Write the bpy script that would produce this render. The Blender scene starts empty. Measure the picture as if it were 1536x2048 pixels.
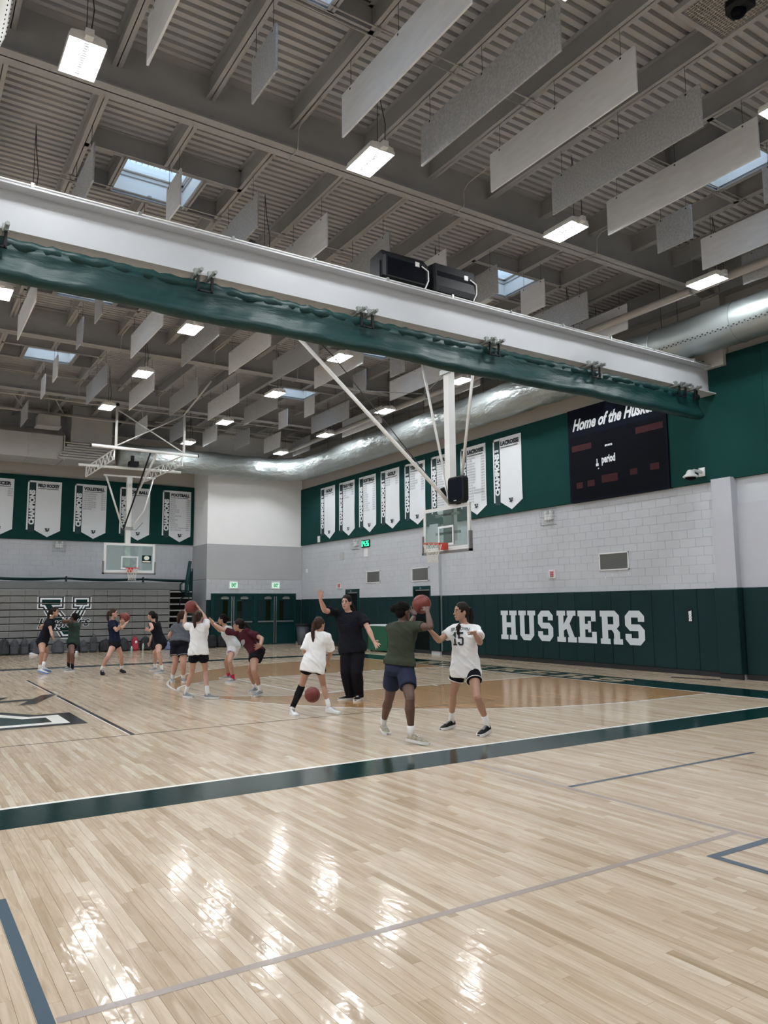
import bpy, bmesh, math, random
from mathutils import Vector, Matrix
from mathutils.bvhtree import BVHTree

# ------------------------------------------------------------------ camera, world, exposure
SC = bpy.context.scene
COL = SC.collection
cd = bpy.data.cameras.new('camera'); cam = bpy.data.objects.new('camera', cd); COL.objects.link(cam)
cd.sensor_fit = 'VERTICAL'; cd.sensor_height = 36.0; cd.lens = 36.0 * 1532.35 / 2048.0
cd.clip_start = 0.05; cd.clip_end = 200
CAM_H = 1.59
yaw, pitch, roll = 0.570373427, 0.122175302, -0.00823401709
Fv = Vector((math.sin(yaw) * math.cos(pitch), math.cos(yaw) * math.cos(pitch), math.sin(pitch)))
Rt = Vector((math.cos(yaw), -math.sin(yaw), 0)); Up = Rt.cross(Fv)
Rv = Rt * math.cos(roll) + Up * math.sin(roll); Uv = Up * math.cos(roll) - Rt * math.sin(roll)
cam.matrix_world = Matrix(((Rv.x, Uv.x, -Fv.x, 0), (Rv.y, Uv.y, -Fv.y, 0), (Rv.z, Uv.z, -Fv.z, CAM_H), (0, 0, 0, 1)))
SC.camera = cam

W = bpy.data.worlds.new('sky'); SC.world = W; W.use_nodes = True
bg = W.node_tree.nodes['Background']; bg.inputs[0].default_value = (0.62, 0.80, 1.0, 1); bg.inputs[1].default_value = 2.7
SC.view_settings.view_transform = 'Standard'; SC.view_settings.look = 'None'
SC.view_settings.exposure = 0.52; SC.view_settings.gamma = 1.0; SC.view_settings.use_curve_mapping = False
LAMP_STRENGTH = 74.0
SC.cycles.max_bounces = 8; SC.cycles.diffuse_bounces = 4; SC.cycles.glossy_bounces = 4; SC.cycles.transparent_max_bounces = 12

RND = random.Random(7)
# ------------------------------------------------------------------ materials
def nt(name):
    m = bpy.data.materials.new(name); m.use_nodes = True
    t = m.node_tree; return m, t, t.nodes['Principled BSDF']
def node(t, typ, **kw):
    n = t.nodes.new(typ)
    for k, v in kw.items(): setattr(n, k, v)
    return n
def math_n(t, op, a, b=None, c=None):
    n = node(t, 'ShaderNodeMath', operation=op)
    for i, v in enumerate((a, b, c)):
        if v is None: continue
        if isinstance(v, (int, float)): n.inputs[i].default_value = v
        else: t.links.new(v, n.inputs[i])
    return n.outputs[0]
def mat(name, col, rough=0.6, metal=0.0, var=0.0, scale=8.0, bump=0.0, bscale=None, coat=0.0, spec=None, emit=0.0, stretch=None, col2=None, detail=3.0, transm=0.0):
    m, t, b = nt(name)
    b.inputs['Base Color'].default_value = (*col, 1); b.inputs['Roughness'].default_value = rough; b.inputs['Metallic'].default_value = metal
    if coat: b.inputs['Coat Weight'].default_value = coat; b.inputs['Coat Roughness'].default_value = 0.08
    if spec is not None: b.inputs['Specular IOR Level'].default_value = spec
    if emit: b.inputs['Emission Color'].default_value = (*col, 1); b.inputs['Emission Strength'].default_value = emit
    g = node(t, 'ShaderNodeNewGeometry')
    mp = node(t, 'ShaderNodeMapping'); t.links.new(g.outputs['Position'], mp.inputs[0])
    if stretch: mp.inputs['Scale'].default_value = stretch
    if var or col2:
        n = node(t, 'ShaderNodeTexNoise'); n.inputs['Scale'].default_value = scale; n.inputs['Detail'].default_value = detail
        t.links.new(mp.outputs[0], n.inputs['Vector'])
        r = node(t, 'ShaderNodeValToRGB'); r.color_ramp.elements[0].position = .32; r.color_ramp.elements[1].position = .68
        c2 = col2 or tuple(min(1, c * (1 + var)) for c in col)
        c1 = col if col2 else tuple(c * (1 - var) for c in col)
        r.color_ramp.elements[0].color = (*c1, 1); r.color_ramp.elements[1].color = (*c2, 1)
        t.links.new(n.outputs['Fac'], r.inputs[0]); t.links.new(r.outputs[0], b.inputs['Base Color'])
    if bump:
        n = node(t, 'ShaderNodeTexNoise'); n.inputs['Scale'].default_value = bscale or scale; n.inputs['Detail'].default_value = detail
        t.links.new(mp.outputs[0], n.inputs['Vector'])
        bp = node(t, 'ShaderNodeBump'); bp.inputs['Strength'].default_value = 1.0; bp.inputs['Distance'].default_value = bump
        t.links.new(n.outputs['Fac'], bp.inputs['Height']); t.links.new(bp.outputs[0], b.inputs['Normal'])
    return m

PW = 0.0572                                  # width of one maple strip
def strip_len(i): return 0.62 + 0.75 * ((i * 0.7548777) % 1.0)
def strip_off(i): return (i * 0.6180340) % 1.0 * 3.0
def wood(name, c_lo, c_hi, dark, rough=0.2, groove=True, tilt=0.0022):
    """strip flooring running along Y, each strip and each length its own tone"""
    m, t, b = nt(name); L = t.links.new
    g = node(t, 'ShaderNodeNewGeometry'); s = node(t, 'ShaderNodeSeparateXYZ'); L(g.outputs['Position'], s.inputs[0])
    xs = math_n(t, 'DIVIDE', s.outputs[0], PW); i = math_n(t, 'FLOOR', math_n(t, 'ADD', xs, 1000.0)); i = math_n(t, 'SUBTRACT', i, 1000.0)
    fx = math_n(t, 'SUBTRACT', xs, i)
    ln = math_n(t, 'MULTIPLY_ADD', math_n(t, 'FLOORED_MODULO', math_n(t, 'MULTIPLY', i, 0.7548777), 1.0), 0.75, 0.62)
    of = math_n(t, 'MULTIPLY', math_n(t, 'FLOORED_MODULO', math_n(t, 'MULTIPLY', i, 0.6180340), 1.0), 3.0)
    ys = math_n(t, 'DIVIDE', math_n(t, 'ADD', s.outputs[1], of), ln); j = math_n(t, 'FLOOR', ys); fy = math_n(t, 'SUBTRACT', ys, j)
    cx = node(t, 'ShaderNodeCombineXYZ'); L(i, cx.inputs[0]); L(j, cx.inputs[1])
    wn = node(t, 'ShaderNodeTexWhiteNoise', noise_dimensions='2D'); L(cx.outputs[0], wn.inputs['Vector'])
    r = node(t, 'ShaderNodeValToRGB'); e = r.color_ramp.elements
    e[0].position = 0.0; e[0].color = (*dark, 1); e[1].position = 1.0; e[1].color = (*c_hi, 1)
    k = e.new(0.10); k.color = (*[(a * .35 + b_ * .65) for a, b_ in zip(dark, c_lo)], 1); k = e.new(0.3); k.color = (*c_lo, 1); k = e.new(0.75); k.color = (*[(a + b_) / 2 for a, b_ in zip(c_hi, c_lo)], 1)
    L(wn.outputs['Value'], r.inputs[0])
    # grain, long in Y, shifted per board
    ad = node(t, 'ShaderNodeVectorMath', operation='MULTIPLY_ADD'); L(wn.outputs['Color'], ad.inputs[0]); ad.inputs[1].default_value = (7, 7, 7); L(g.outputs['Position'], ad.inputs[2])
    mp = node(t, 'ShaderNodeMapping'); L(ad.outputs[0], mp.inputs[0]); mp.inputs['Scale'].default_value = (26, 2.0, 26)
    n = node(t, 'ShaderNodeTexNoise'); n.inputs['Scale'].default_value = 1.0; n.inputs['Detail'].default_value = 5; n.inputs['Distortion'].default_value = 1.2; L(mp.outputs[0], n.inputs['Vector'])
    r2 = node(t, 'ShaderNodeValToRGB'); r2.color_ramp.elements[0].position = .30; r2.color_ramp.elements[0].color = (.72, .66, .58, 1); r2.color_ramp.elements[1].position = .62; r2.color_ramp.elements[1].color = (1, 1, 1, 1)
    L(n.outputs['Fac'], r2.inputs[0])
    mx = node(t, 'ShaderNodeMix', data_type='RGBA', blend_type='MULTIPLY'); mx.inputs[0].default_value = .75; L(r.outputs[0], mx.inputs[6]); L(r2.outputs[0], mx.inputs[7])
    # joints
    ex = math_n(t, 'MINIMUM', fx, math_n(t, 'SUBTRACT', 1.0, fx)); ey = math_n(t, 'MULTIPLY', math_n(t, 'MINIMUM', fy, math_n(t, 'SUBTRACT', 1.0, fy)), math_n(t, 'DIVIDE', ln, PW))
    edge = math_n(t, 'MINIMUM', ex, ey); jn = math_n(t, 'LESS_THAN', edge, 0.012)
    mx2 = node(t, 'ShaderNodeMix', data_type='RGBA', blend_type='MULTIPLY'); L(math_n(t, 'MULTIPLY', jn, 0.55 if groove else 0.3), mx2.inputs[0]); L(mx.outputs[2], mx2.inputs[6]); mx2.inputs[7].default_value = (.25, .17, .1, 1)
    L(mx2.outputs[2], b.inputs['Base Color'])
    # surface relief: low waves of the lacquer, a slight tilt of each strip
    mp3 = node(t, 'ShaderNodeMapping'); L(g.outputs['Position'], mp3.inputs[0]); mp3.inputs['Scale'].default_value = (10, 4.5, 1)
    n3 = node(t, 'ShaderNodeTexNoise'); n3.inputs['Scale'].default_value = 1.6; n3.inputs['Detail'].default_value = 2.5; L(mp3.outputs[0], n3.inputs['Vector'])
    sr = node(t, 'ShaderNodeSeparateColor'); L(wn.outputs['Color'], sr.inputs[0])
    tl = math_n(t, 'MULTIPLY', math_n(t, 'SUBTRACT', fx, 0.5), math_n(t, 'MULTIPLY', math_n(t, 'SUBTRACT', sr.outputs[0], 0.5), 0.10))
    cup = math_n(t, 'MULTIPLY', math_n(t, 'MULTIPLY', math_n(t, 'SUBTRACT', fx, 0.5), math_n(t, 'SUBTRACT', fx, 0.5)), 0.10)
    mp4 = node(t, 'ShaderNodeMapping'); L(ad.outputs[0], mp4.inputs[0]); mp4.inputs['Scale'].default_value = (9, 30, 1)
    n4 = node(t, 'ShaderNodeTexNoise'); n4.inputs['Scale'].default_value = 1.0; n4.inputs['Detail'].default_value = 2; n4.inputs['Distortion'].default_value = .6; L(mp4.outputs[0], n4.inputs['Vector'])
    cup = math_n(t, 'ADD', cup, math_n(t, 'MULTIPLY', n4.outputs['Fac'], 0.10))
    hh = math_n(t, 'ADD', math_n(t, 'ADD', math_n(t, 'MULTIPLY', n3.outputs['Fac'], 0.85), tl), cup)
    bp = node(t, 'ShaderNodeBump'); bp.inputs['Strength'].default_value = 1.0; bp.inputs['Distance'].default_value = tilt; L(hh, bp.inputs['Height'])
    L(bp.outputs[0], b.inputs['Normal']); L(bp.outputs[0], b.inputs['Coat Normal'])
    b.inputs['Roughness'].default_value = .26; b.inputs['Coat Weight'].default_value = 0.58; b.inputs['Coat Roughness'].default_value = 0.105; b.inputs['Coat IOR'].default_value = 1.42; b.inputs['Specular IOR Level'].default_value = 0.12
    return m

M = {}
M['maple'] = wood('maple strip floor', (.63, .50, .37), (.745, .635, .50), (.50, .385, .265))
M['stain'] = wood('stained maple floor', (.45, .26, .115), (.53, .325, .16), (.36, .20, .085), rough=0.16)
def paintmat(name, col, rough=0.14):
    m = mat(name, col, rough=rough, bump=0.0009, bscale=9, stretch=(1, .5, 1), spec=.26); return m
M['paint_green'] = paintmat('green court paint', (.002, .027, .0265))
M['paint_white'] = paintmat('white court paint', (.93, .93, .89))
M['paint_black'] = paintmat('black court line', (.012, .013, .016), .18)
M['paint_gray'] = paintmat('grey court line', (.40, .335, .305), .24)
M['paint_blue'] = paintmat('blue grey court line', (.085, .125, .16))
M['paint_wood'] = paintmat('maple lettering', (.50, .42, .30))
M['block'] = mat('painted block grey', (.50, .525, .565), .55, var=.04, scale=1.6, bump=.0012, bscale=60)
M['joint'] = mat('painted block joint', (.465, .49, .53), .7)
M['wall_white'] = mat('upper wall white paint', (.90, .91, .92), .6, var=.02, scale=.8)
M['wall_dim_beige'] = mat('upper wall paint in weak light', (.50, .48, .45), .65, var=.03, scale=.8)  # beige carries the weaker light high on the walls
M['wall_gray'] = mat('smooth grey wall paint', (.44, .455, .475), .55, var=.03, scale=1.0)
M['wall_lav'] = mat('smooth pale grey wall paint', (.46, .475, .525), .5, var=.02, scale=1.0)
M['deck'] = mat('painted roof deck', (.47, .48, .50), .55, var=.05, scale=1.5)
M['steel'] = mat('painted roof steel', (.36, .365, .375), .5, spec=.3, var=.05, scale=2)
M['beam_white'] = mat('white painted steel', (.50, .515, .54), .38, var=.02, scale=2)
M['baffle_light'] = mat('pale acoustic felt', (.79, .82, .87), .9, var=.04, scale=14, stretch=(1, .25, 1))
M['baffle_dark'] = mat('mottled grey acoustic felt', (.36, .38, .41), .95, col2=(.52, .54, .575), scale=34, detail=4)
M['green_vinyl'] = mat('green vinyl', (.004, .034, .033), .46, spec=.32, bump=.010, bscale=4, stretch=(1.6, 2, 5), detail=3.5)
M['mat_green'] = mat('green wall pad vinyl', (.0035, .021, .023), .6, spec=.18, var=.06, scale=3, bump=.002, bscale=3)
M['panel_green'] = mat('green acoustic wall panel', (.0068, .043, .039), .9, spec=.12, var=.05, scale=2)
M['door_dark'] = mat('dark door leaf', (.002, .005, .005), .6, spec=.1)
M['door_green'] = mat('green door paint', (.004, .034, .035), .45, spec=.2)
M['black'] = mat('black plastic', (.009, .010, .013), .55, spec=.25)
M['black_gap'] = mat('black base and gap shade', (.01, .01, .012), .8)
M['white_plastic'] = mat('white plastic', (.78, .79, .80), .4)
M['white_powder'] = mat('white powder coat', (.78, .79, .78), .35)
M['metal'] = mat('brushed steel', (.55, .57, .58), .3, metal=.9)
M['galv'] = mat('galvanised clamp', (.30, .32, .31), .4, metal=.6)
M['duct'] = mat('silver duct', (.36, .40, .40), .42, metal=.7, bump=.012, bscale=1.3)
M['duct_fab'] = mat('silver duct wrap', (.36, .40, .40), .40, metal=.5, bump=.09, bscale=2.6, stretch=(1, 1, 2.2), detail=4)
M['duct_gray'] = mat('painted duct', (.44, .44, .44), .5, var=.05, scale=2, bump=.01, bscale=2)
M['cloth_white'] = mat('white banner cloth', (.76, .80, .84), .75, bump=.03, bscale=2.2)
M['banner_green'] = mat('dark green banner strip', (.006, .030, .034), .7)
M['ink'] = mat('dark lettering', (.012, .02, .025), .7)
M['ink_gray'] = mat('grey lettering', (.16, .17, .18), .7)
M['print_white'] = mat('white lettering', (.78, .82, .86), .6)
M['pad_print'] = mat('white vinyl lettering', (.62, .68, .72), .5)
M['bleach'] = mat('grey bleacher plastic', (.175, .182, .182), .42, var=.03, scale=4)
M['bleach_edge'] = mat('pale bleacher nosing', (.34, .35, .35), .4)
M['score'] = mat('navy black scoreboard face', (.005, .007, .014), .7, spec=.06)
M['score2'] = mat('black scoreboard window', (.002, .003, .006), .6, spec=.06)
M['red_dim'] = mat('unlit red display', (.035, .003, .006), .6, spec=.2)
M['glass_tint'] = None
M['orange'] = mat('orange rim paint', (.62, .060, .035), .35)
M['net'] = mat('white net cord', (.80, .78, .72), .8)
M['pad_gray'] = mat('grey backboard padding', (.19, .19, .20), .5)
M['ball'] = mat('reddish brown rubber', (.165, .028, .021), .55, bump=.0008, bscale=300)
M['ball_line'] = mat('black ball seam', (.02, .01, .01), .6)
M['red'] = mat('red plastic', (.45, .03, .03), .4)
M['clock_green'] = mat('green clock digits', (.05, .9, .45), .4, emit=1.6)
M['exit_face'] = mat('lit exit sign face', (.55, .85, .68), .4, emit=.55)
M['exit_green'] = mat('green exit letters', (.02, .35, .16), .5)
M['amber'] = mat('warm window beyond door', (.19, .21, .07), .5)
M['bottle_pale'] = mat('pale green bottle', (.35, .55, .42), .3)
M['bin'] = mat('dark grey bin plastic', (.045, .052, .065), .4)
M['cart_green'] = mat('bright green panel', (.008, .088, .045), .5)
M['lamp_lens'] = mat('lit lamp lens', (.96, .985, 1.0), .4, emit=LAMP_STRENGTH)
M['wire'] = mat('dark cable', (.03, .03, .035), .6)
M['conduit'] = mat('painted conduit', (.42, .40, .38), .45)
def glass(name, tint, alpha, gloss=.10):
    m = bpy.data.materials.new(name); m.use_nodes = True; t = m.node_tree; t.nodes.clear()
    o = node(t, 'ShaderNodeOutputMaterial'); a = node(t, 'ShaderNodeBsdfTransparent'); a.inputs[0].default_value = (*tint, 1)
    g = node(t, 'ShaderNodeBsdfGlossy'); g.inputs[1].default_value = .03
    x = node(t, 'ShaderNodeMixShader'); x.inputs[0].default_value = gloss
    t.links.new(a.outputs[0], x.inputs[1]); t.links.new(g.outputs[0], x.inputs[2])
    if alpha:
        d = node(t, 'ShaderNodeBsdfDiffuse'); d.inputs[0].default_value = (.75, .85, .85, 1); y = node(t, 'ShaderNodeMixShader'); y.inputs[0].default_value = alpha
        t.links.new(x.outputs[0], y.inputs[1]); t.links.new(d.outputs[0], y.inputs[2]); x = y
    t.links.new(x.outputs[0], o.inputs[0]); return m
M['board_glass'] = glass('backboard glass', (.86, .94, .92), .06)
M['sky_glass'] = glass('skylight glass', (.92, .96, 1), 0, .05)
M['door_glass'] = glass('dark door glass', (.45, .5, .42), 0, .12)

# ------------------------------------------------------------------ mesh helpers
class MB:
    def __init__(s): s.v = []; s.f = []
    def add(s, vs, fs):
        k = len(s.v); s.v += [tuple(v) for v in vs]; s.f += [tuple(i + k for i in f) for f in fs]; return s
    def box(s, x0, x1, y0, y1, z0, z1):
        return s.add([(x0, y0, z0), (x1, y0, z0), (x1, y1, z0), (x0, y1, z0), (x0, y0, z1), (x1, y0, z1), (x1, y1, z1), (x0, y1, z1)],
                     [(3, 2, 1, 0), (4, 5, 6, 7), (0, 1, 5, 4), (1, 2, 6, 5), (2, 3, 7, 6), (3, 0, 4, 7)])
    def obox(s, c, ax, hx):                       # oriented box: centre, three axes, half sizes
        c = Vector(c); a = [Vector(q).normalized() * h for q, h in zip(ax, hx)]
        vs = [c + a[0] * i + a[1] * j + a[2] * k for k in (-1, 1) for i, j in ((-1, -1), (1, -1), (1, 1), (-1, 1))]
        return s.add(vs, [(3, 2, 1, 0), (4, 5, 6, 7), (0, 1, 5, 4), (1, 2, 6, 5), (2, 3, 7, 6), (3, 0, 4, 7)])
    def cbox(s, x0, x1, y0, y1, z0, z1, b):        # box with chamfered top/bottom-independent edges along x faces
        return s.loft([[(x, y0 + e1, z0 + e1), (x, y1 - e1, z0 + e1), (x, y1 - e1, z1 - e1), (x, y0 + e1, z1 - e1)] for x, e1 in ((x0, b), (x0 + b, 0), (x1 - b, 0), (x1, b))])
    def loft(s, rings, caps=True):
        n = len(rings[0]); k = len(s.v)
        for r in rings: s.v += [tuple(p) for p in r]
        for a in range(len(rings) - 1):
            for i in range(n):
                j = (i + 1) % n; s.f.append((k + a * n + i, k + a * n + j, k + (a + 1) * n + j, k + (a + 1) * n + i))
        if caps:
            s.f.append(tuple(k + i for i in reversed(range(n)))); e = k + (len(rings) - 1) * n; s.f.append(tuple(e + i for i in range(n)))
        return s
    def path(s, pts, r, n=8, caps=True):          # tube along points, r a number or list
        pts = [Vector(p) for p in pts]; rs = r if isinstance(r, (list, tuple)) else [r] * len(pts)
        d0 = (pts[1] - pts[0]).normalized(); u = d0.orthogonal().normalized(); rings = []
        for i, p in enumerate(pts):
            if i == 0: d = d0
            elif i == len(pts) - 1: d = (pts[-1] - pts[-2]).normalized()
            else: d = ((pts[i + 1] - p).normalized() + (p - pts[i - 1]).normalized()); d = d.normalized() if d.length > 1e-6 else d0
            u = (u - d * u.dot(d)); u = u.normalized() if u.length > 1e-6 else d.orthogonal().normalized()
            w = d.cross(u); rings.append([p + (u * math.cos(a) + w * math.sin(a)) * rs[i] for a in (2 * math.pi * q / n for q in range(n))])
        return s.loft(rings, caps)
    def capsule(s, p0, p1, r0, r1, n=12):
        p0, p1 = Vector(p0), Vector(p1); d = (p1 - p0); L = d.length; d = d / L if L > 1e-6 else Vector((0, 0, 1))
        u = d.orthogonal().normalized(); w = d.cross(u); rings = []
        for c, r, an in [(p0, r0, a) for a in (-80, -45, 0)] + [(p1, r1, a) for a in (0, 45, 80)]:
            a = math.radians(an); cc = c + d * r * math.sin(a); rr = r * math.cos(a)
            rings.append([cc + (u * math.cos(b) + w * math.sin(b)) * rr for b in (2 * math.pi * q / n for q in range(n))])
        return s.loft(rings)
    def ell(s, c, ax, rad, n=14, m=9):              # ellipsoid
        c = Vector(c); a = [Vector(q).normalized() * h for q, h in zip(ax, rad)]; rings = []
        for i in range(m):
            t = -math.pi / 2 + math.pi * (i + .5) / m if 0 < i < m - 1 else (-math.pi / 2 + .06 if i == 0 else math.pi / 2 - .06)
            rings.append([c + a[2] * math.sin(t) + (a[0] * math.cos(p) + a[1] * math.sin(p)) * math.cos(t) for p in (2 * math.pi * q / n for q in range(n))])
        return s.loft(rings)
    def prism(s, poly, o, ux, uy, d):              # 2D polygon in frame (o, ux, uy), extruded by vector d
        o, ux, uy, d = Vector(o), Vector(ux), Vector(uy), Vector(d); n = len(poly)
        a = [o + ux * x + uy * y for x, y in poly]; return s.add(a + [p + d for p in a], [tuple(range(n)), tuple(range(2 * n - 1, n - 1, -1))] + [(i, i + n, (i + 1) % n + n, (i + 1) % n) for i in range(n)])
AX = ((1, 0, 0), (0, 1, 0), (0, 0, 1))
def origin(o):
    v = Vector((0, 0, 0))
    while o is not None: v += o.location; o = o.parent
    return v
def fixn(me):
    bm = bmesh.new(); bm.from_mesh(me); bmesh.ops.recalc_face_normals(bm, faces=bm.faces); bm.to_mesh(me); bm.free()
def put(name, me, parent=None, loc=None, kind=None):
    o = bpy.data.objects.new(name, me); COL.objects.link(o)
    if parent is not None: o.parent = parent
    if loc is not None: o.location = loc
    if kind: o['kind'] = kind
    return o
def obj(name, mb, m, parent=None, smooth=False, kind=None, base=None, fix=True, label=None):
    off = origin(parent) if parent is not None else Vector(base or (0, 0, 0))
    me = bpy.data.meshes.new(name); me.from_pydata([(v[0] - off.x, v[1] - off.y, v[2] - off.z) for v in mb.v], [], mb.f)
    if fix: fixn(me)
    me.materials.append(m)
    if smooth: me.polygons.foreach_set('use_smooth', [True] * len(me.polygons))
    o = put(name, me, parent, None if parent is not None else off, kind)
    if label: o['label'] = label
    return o
def thing(name, label, cat, loc=(0, 0, 0), group=None):
    o = bpy.data.objects.new(name, None); COL.objects.link(o); o.location = loc; o.empty_display_size = .1
    return tag(o, label, cat, group)
def pieces(name, mb, m, parent, **kw):
    """one object per connected piece"""
    n = len(mb.v); p = list(range(n))
    def root(i):
        while p[i] != i: p[i] = p[p[i]]; i = p[i]
        return i
    for f in mb.f:
        a = root(f[0])
        for j in f[1:]: p[root(j)] = a
    g = {}
    for f in mb.f: g.setdefault(root(f[0]), []).append(f)
    out = []
    for fs in g.values():
        ids = sorted({i for f in fs for i in f}); mp = {i: k for k, i in enumerate(ids)}; q = MB(); q.add([mb.v[i] for i in ids], [tuple(mp[i] for i in f) for f in fs]); out.append(obj(name, q, m, parent, **kw))
    return out
def tag(o, label, cat, group=None):
    o['label'] = label; o['category'] = cat
    if group: o['group'] = group
    return o
def struct(name, loc=(0, 0, 0)):
    o = bpy.data.objects.new(name, None); COL.objects.link(o); o.location = loc; o['kind'] = 'structure'; return o
def dup(src, loc, label=None, parent=None):
    c = src.copy(); COL.objects.link(c)
    if parent is not None: c.parent = parent
    if loc is not None: c.location = loc
    if label: c['label'] = label
    for ch in list(src.children):
        q = ch.copy(); COL.objects.link(q); q.parent = c
        for g in ch.children:
            w = g.copy(); COL.objects.link(w); w.parent = q
    return c
def text_mesh(s, size, bold=0.0, shear=0.0, extrude=0.0, align='LEFT', spacing=1.0, sx=1.0):
    """2D text as vertices and faces in its own plane"""
    c = bpy.data.curves.new('text', 'FONT'); c.body = s; c.size = size; c.offset = bold; c.shear = shear; c.align_x = align; c.space_character = spacing
    c.resolution_u = 3; c.fill_mode = 'FRONT'
    o = bpy.data.objects.new('text', c); me = bpy.data.meshes.new_from_object(o)
    vs = [(v.co.x * sx, v.co.y) for v in me.vertices]; fs = [tuple(p.vertices) for p in me.polygons]
    bpy.data.objects.remove(o); bpy.data.curves.remove(c); bpy.data.meshes.remove(me); return vs, fs
def add_text(mb, s, size, o, ux, uy, width=None, **kw):
    vs, fs = text_mesh(s, size, **kw)
    if not vs: return
    k = 1.0
    if width:
        w = max(v[0] for v in vs) - min(v[0] for v in vs); k = width / w
    o, ux, uy = Vector(o), Vector(ux), Vector(uy)
    mb.add([o + ux * x * k + uy * y for x, y in vs], fs)

# ------------------------------------------------------------------ setting: floor
XW, YW, XL, YN = 15.30, 32.40, -16.0, -4.5       # right wall, far wall, left wall, near wall
ZD = 9.20                                        # underside of the roof deck
floor = struct('floor')
PX0, PX1, PY0, PY1 = -0.8, 12.4, 1.4, 12.0       # area where each strip is built
fl = MB()
for a in ((XL, PX0, YN, YW), (PX1, XW, YN, YW), (PX0, PX1, YN, PY0), (PX0, PX1, PY1, YW)): fl.box(a[0], a[1], a[2], a[3], -.05, 0)
obj('floor_boards', fl, M['maple'], floor)
sub = MB(); sub.box(PX0, PX1, PY0, PY1, -.06, -.006); obj('subfloor', sub, M['black_gap'], floor)
planks = []
i0, i1 = math.ceil(PX0 / PW), math.floor(PX1 / PW)
for i in range(i0, i1):
    L, off = strip_len(i), strip_off(i)
    j = math.floor((PY0 + off) / L)
    while True:
        ya, yb = j * L - off, (j + 1) * L - off; j += 1
        if ya >= PY1: break
        ya, yb = max(ya, PY0), min(yb, PY1)
        if yb - ya > .01: planks.append((i * PW, (i + 1) * PW, ya, yb))
FH = Vector((math.sin(yaw), math.cos(yaw)))
def in_view(p):
    c = Vector(((p[0] + p[1]) / 2, (p[2] + p[3]) / 2)); d = c.dot(FH); s = c.dot(Vector((FH.y, -FH.x)))
    return d > 2.05 and abs(s) < .53 * d + .12
vis = sorted([p for p in planks if in_view(p)], key=lambda p: ((p[0] + p[1]) / 2) * FH.x + ((p[2] + p[3]) / 2) * FH.y)
near = set(vis[:300])
def plank_mb(mb, p):
    g = .0003; x0, x1, y0, y1 = p[0] + g, p[1] - g, p[2] + g, p[3] - g; t = RND.uniform(-1, 1) * .00012; e = .0007
    return mb.add([(x0, y0, -.006), (x1, y0, -.006), (x1, y1, -.006), (x0, y1, -.006), (x0, y0, -e), (x1, y0, -e), (x1, y1, -e), (x0, y1, -e),
                   (x0 + e, y0 + e, t), (x1 - e, y0 + e, -t), (x1 - e, y1 - e, -t), (x0 + e, y1 - e, t)],
                  [(0, 1, 5, 4), (1, 2, 6, 5), (2, 3, 7, 6), (3, 0, 4, 7), (4, 5, 9, 8), (5, 6, 10, 9), (6, 7, 11, 10), (7, 4, 8, 11), (8, 9, 10, 11)])
rest = MB()
for p in planks:
    if p in near:
        mb = plank_mb(MB(), p); obj('plank', mb, M['maple'], floor, fix=False)
    else: plank_mb(rest, p)
obj('floor_strips', rest, M['maple'], floor, kind='stuff', fix=False)

def slab(name, rects, m, z=.0010, polys=()):
    mb = MB()
    for x0, x1, y0, y1 in rects: mb.add([(x0, y0, z), (x1, y0, z), (x1, y1, z), (x0, y1, z)], [(0, 1, 2, 3)])
    for pl in polys: mb.add([(x, y, z) for x, y in pl], [tuple(range(len(pl)))])
    return obj(name, mb, m, floor, fix=False)
BX, YC, YS0, YS1 = 12.40, 14.64, 7.02, 22.26      # baseline, court axis, sidelines
RIMX, R3 = 10.80, 6.02
# green border bands
slab('green_border', [(-15, 13.55, 6.38, 7.0), (-15, 13.55, YS1 + .05, YS1 + .67), (12.45, 13.55, 7.0, YS1 + .05)], M['paint_green'])
# white boundary lines
slab('boundary_line', [(-15, BX + .05, 7.0, 7.055), (-15, BX + .05, YS1, YS1 + .05), (BX, BX + .05, 7.055, YS1)], M['paint_white'], .0014)
# stained zone inside the three point line, without key and circle
KX, KH, RC = 6.60, 1.83, 1.83
rects = []
n = 240
def free(x0, x1, y):
    segs = [(x0, x1)]
    cut = []
    if abs(y - YC) < KH: cut.append((KX, BX))
    if abs(y - YC) < RC:
        w = math.sqrt(RC * RC - (y - YC) ** 2); cut.append((KX - w, KX + w if abs(y - YC) < KH else KX))
    for a, b in cut:
        segs = [q for s0, s1 in segs for q in ((s0, min(s1, a)), (max(s0, b), s1)) if q[1] - q[0] > .001]
    return segs
for k in range(n):
    y0, y1 = YC - R3 + 2 * R3 * k / n, YC - R3 + 2 * R3 * (k + 1) / n; ym = (y0 + y1) / 2
    xa = RIMX - math.sqrt(max(0, R3 * R3 - (ym - YC) ** 2))
    for s0, s1 in free(xa, BX, ym): rects.append((s0, s1, y0, y1))
slab('stained_zone', rects, M['stain'], .0008)
def ring(cx, cy, r, a0, a1, w, n=72):
    out = []
    for k in range(n):
        t0, t1 = a0 + (a1 - a0) * k / n, a0 + (a1 - a0) * (k + 1) / n
        out.append([(cx + q * math.cos(t), cy + q * math.sin(t)) for q, t in ((r, t0), (r + w, t0), (r + w, t1), (r, t1))])
    return out
pl = ring(RIMX, YC, R3 - .025, math.pi / 2, 3 * math.pi / 2, .05)
slab('three_point_line', [(RIMX, BX, YC - R3 - .025, YC - R3 + .025), (RIMX, BX, YC + R3 - .025, YC + R3 + .025)], M['paint_white'], .0014, pl)
pl = ring(KX, YC, RC - .05, 0, 2 * math.pi, .05, 60)
marks = [(BX - d, BX - d + .06, YC + s * (KH + .1) - .1, YC + s * (KH + .1) + .1) for d in (2.15, 3.1, 4.05, 4.95) for s in (-1, 1)]
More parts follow.
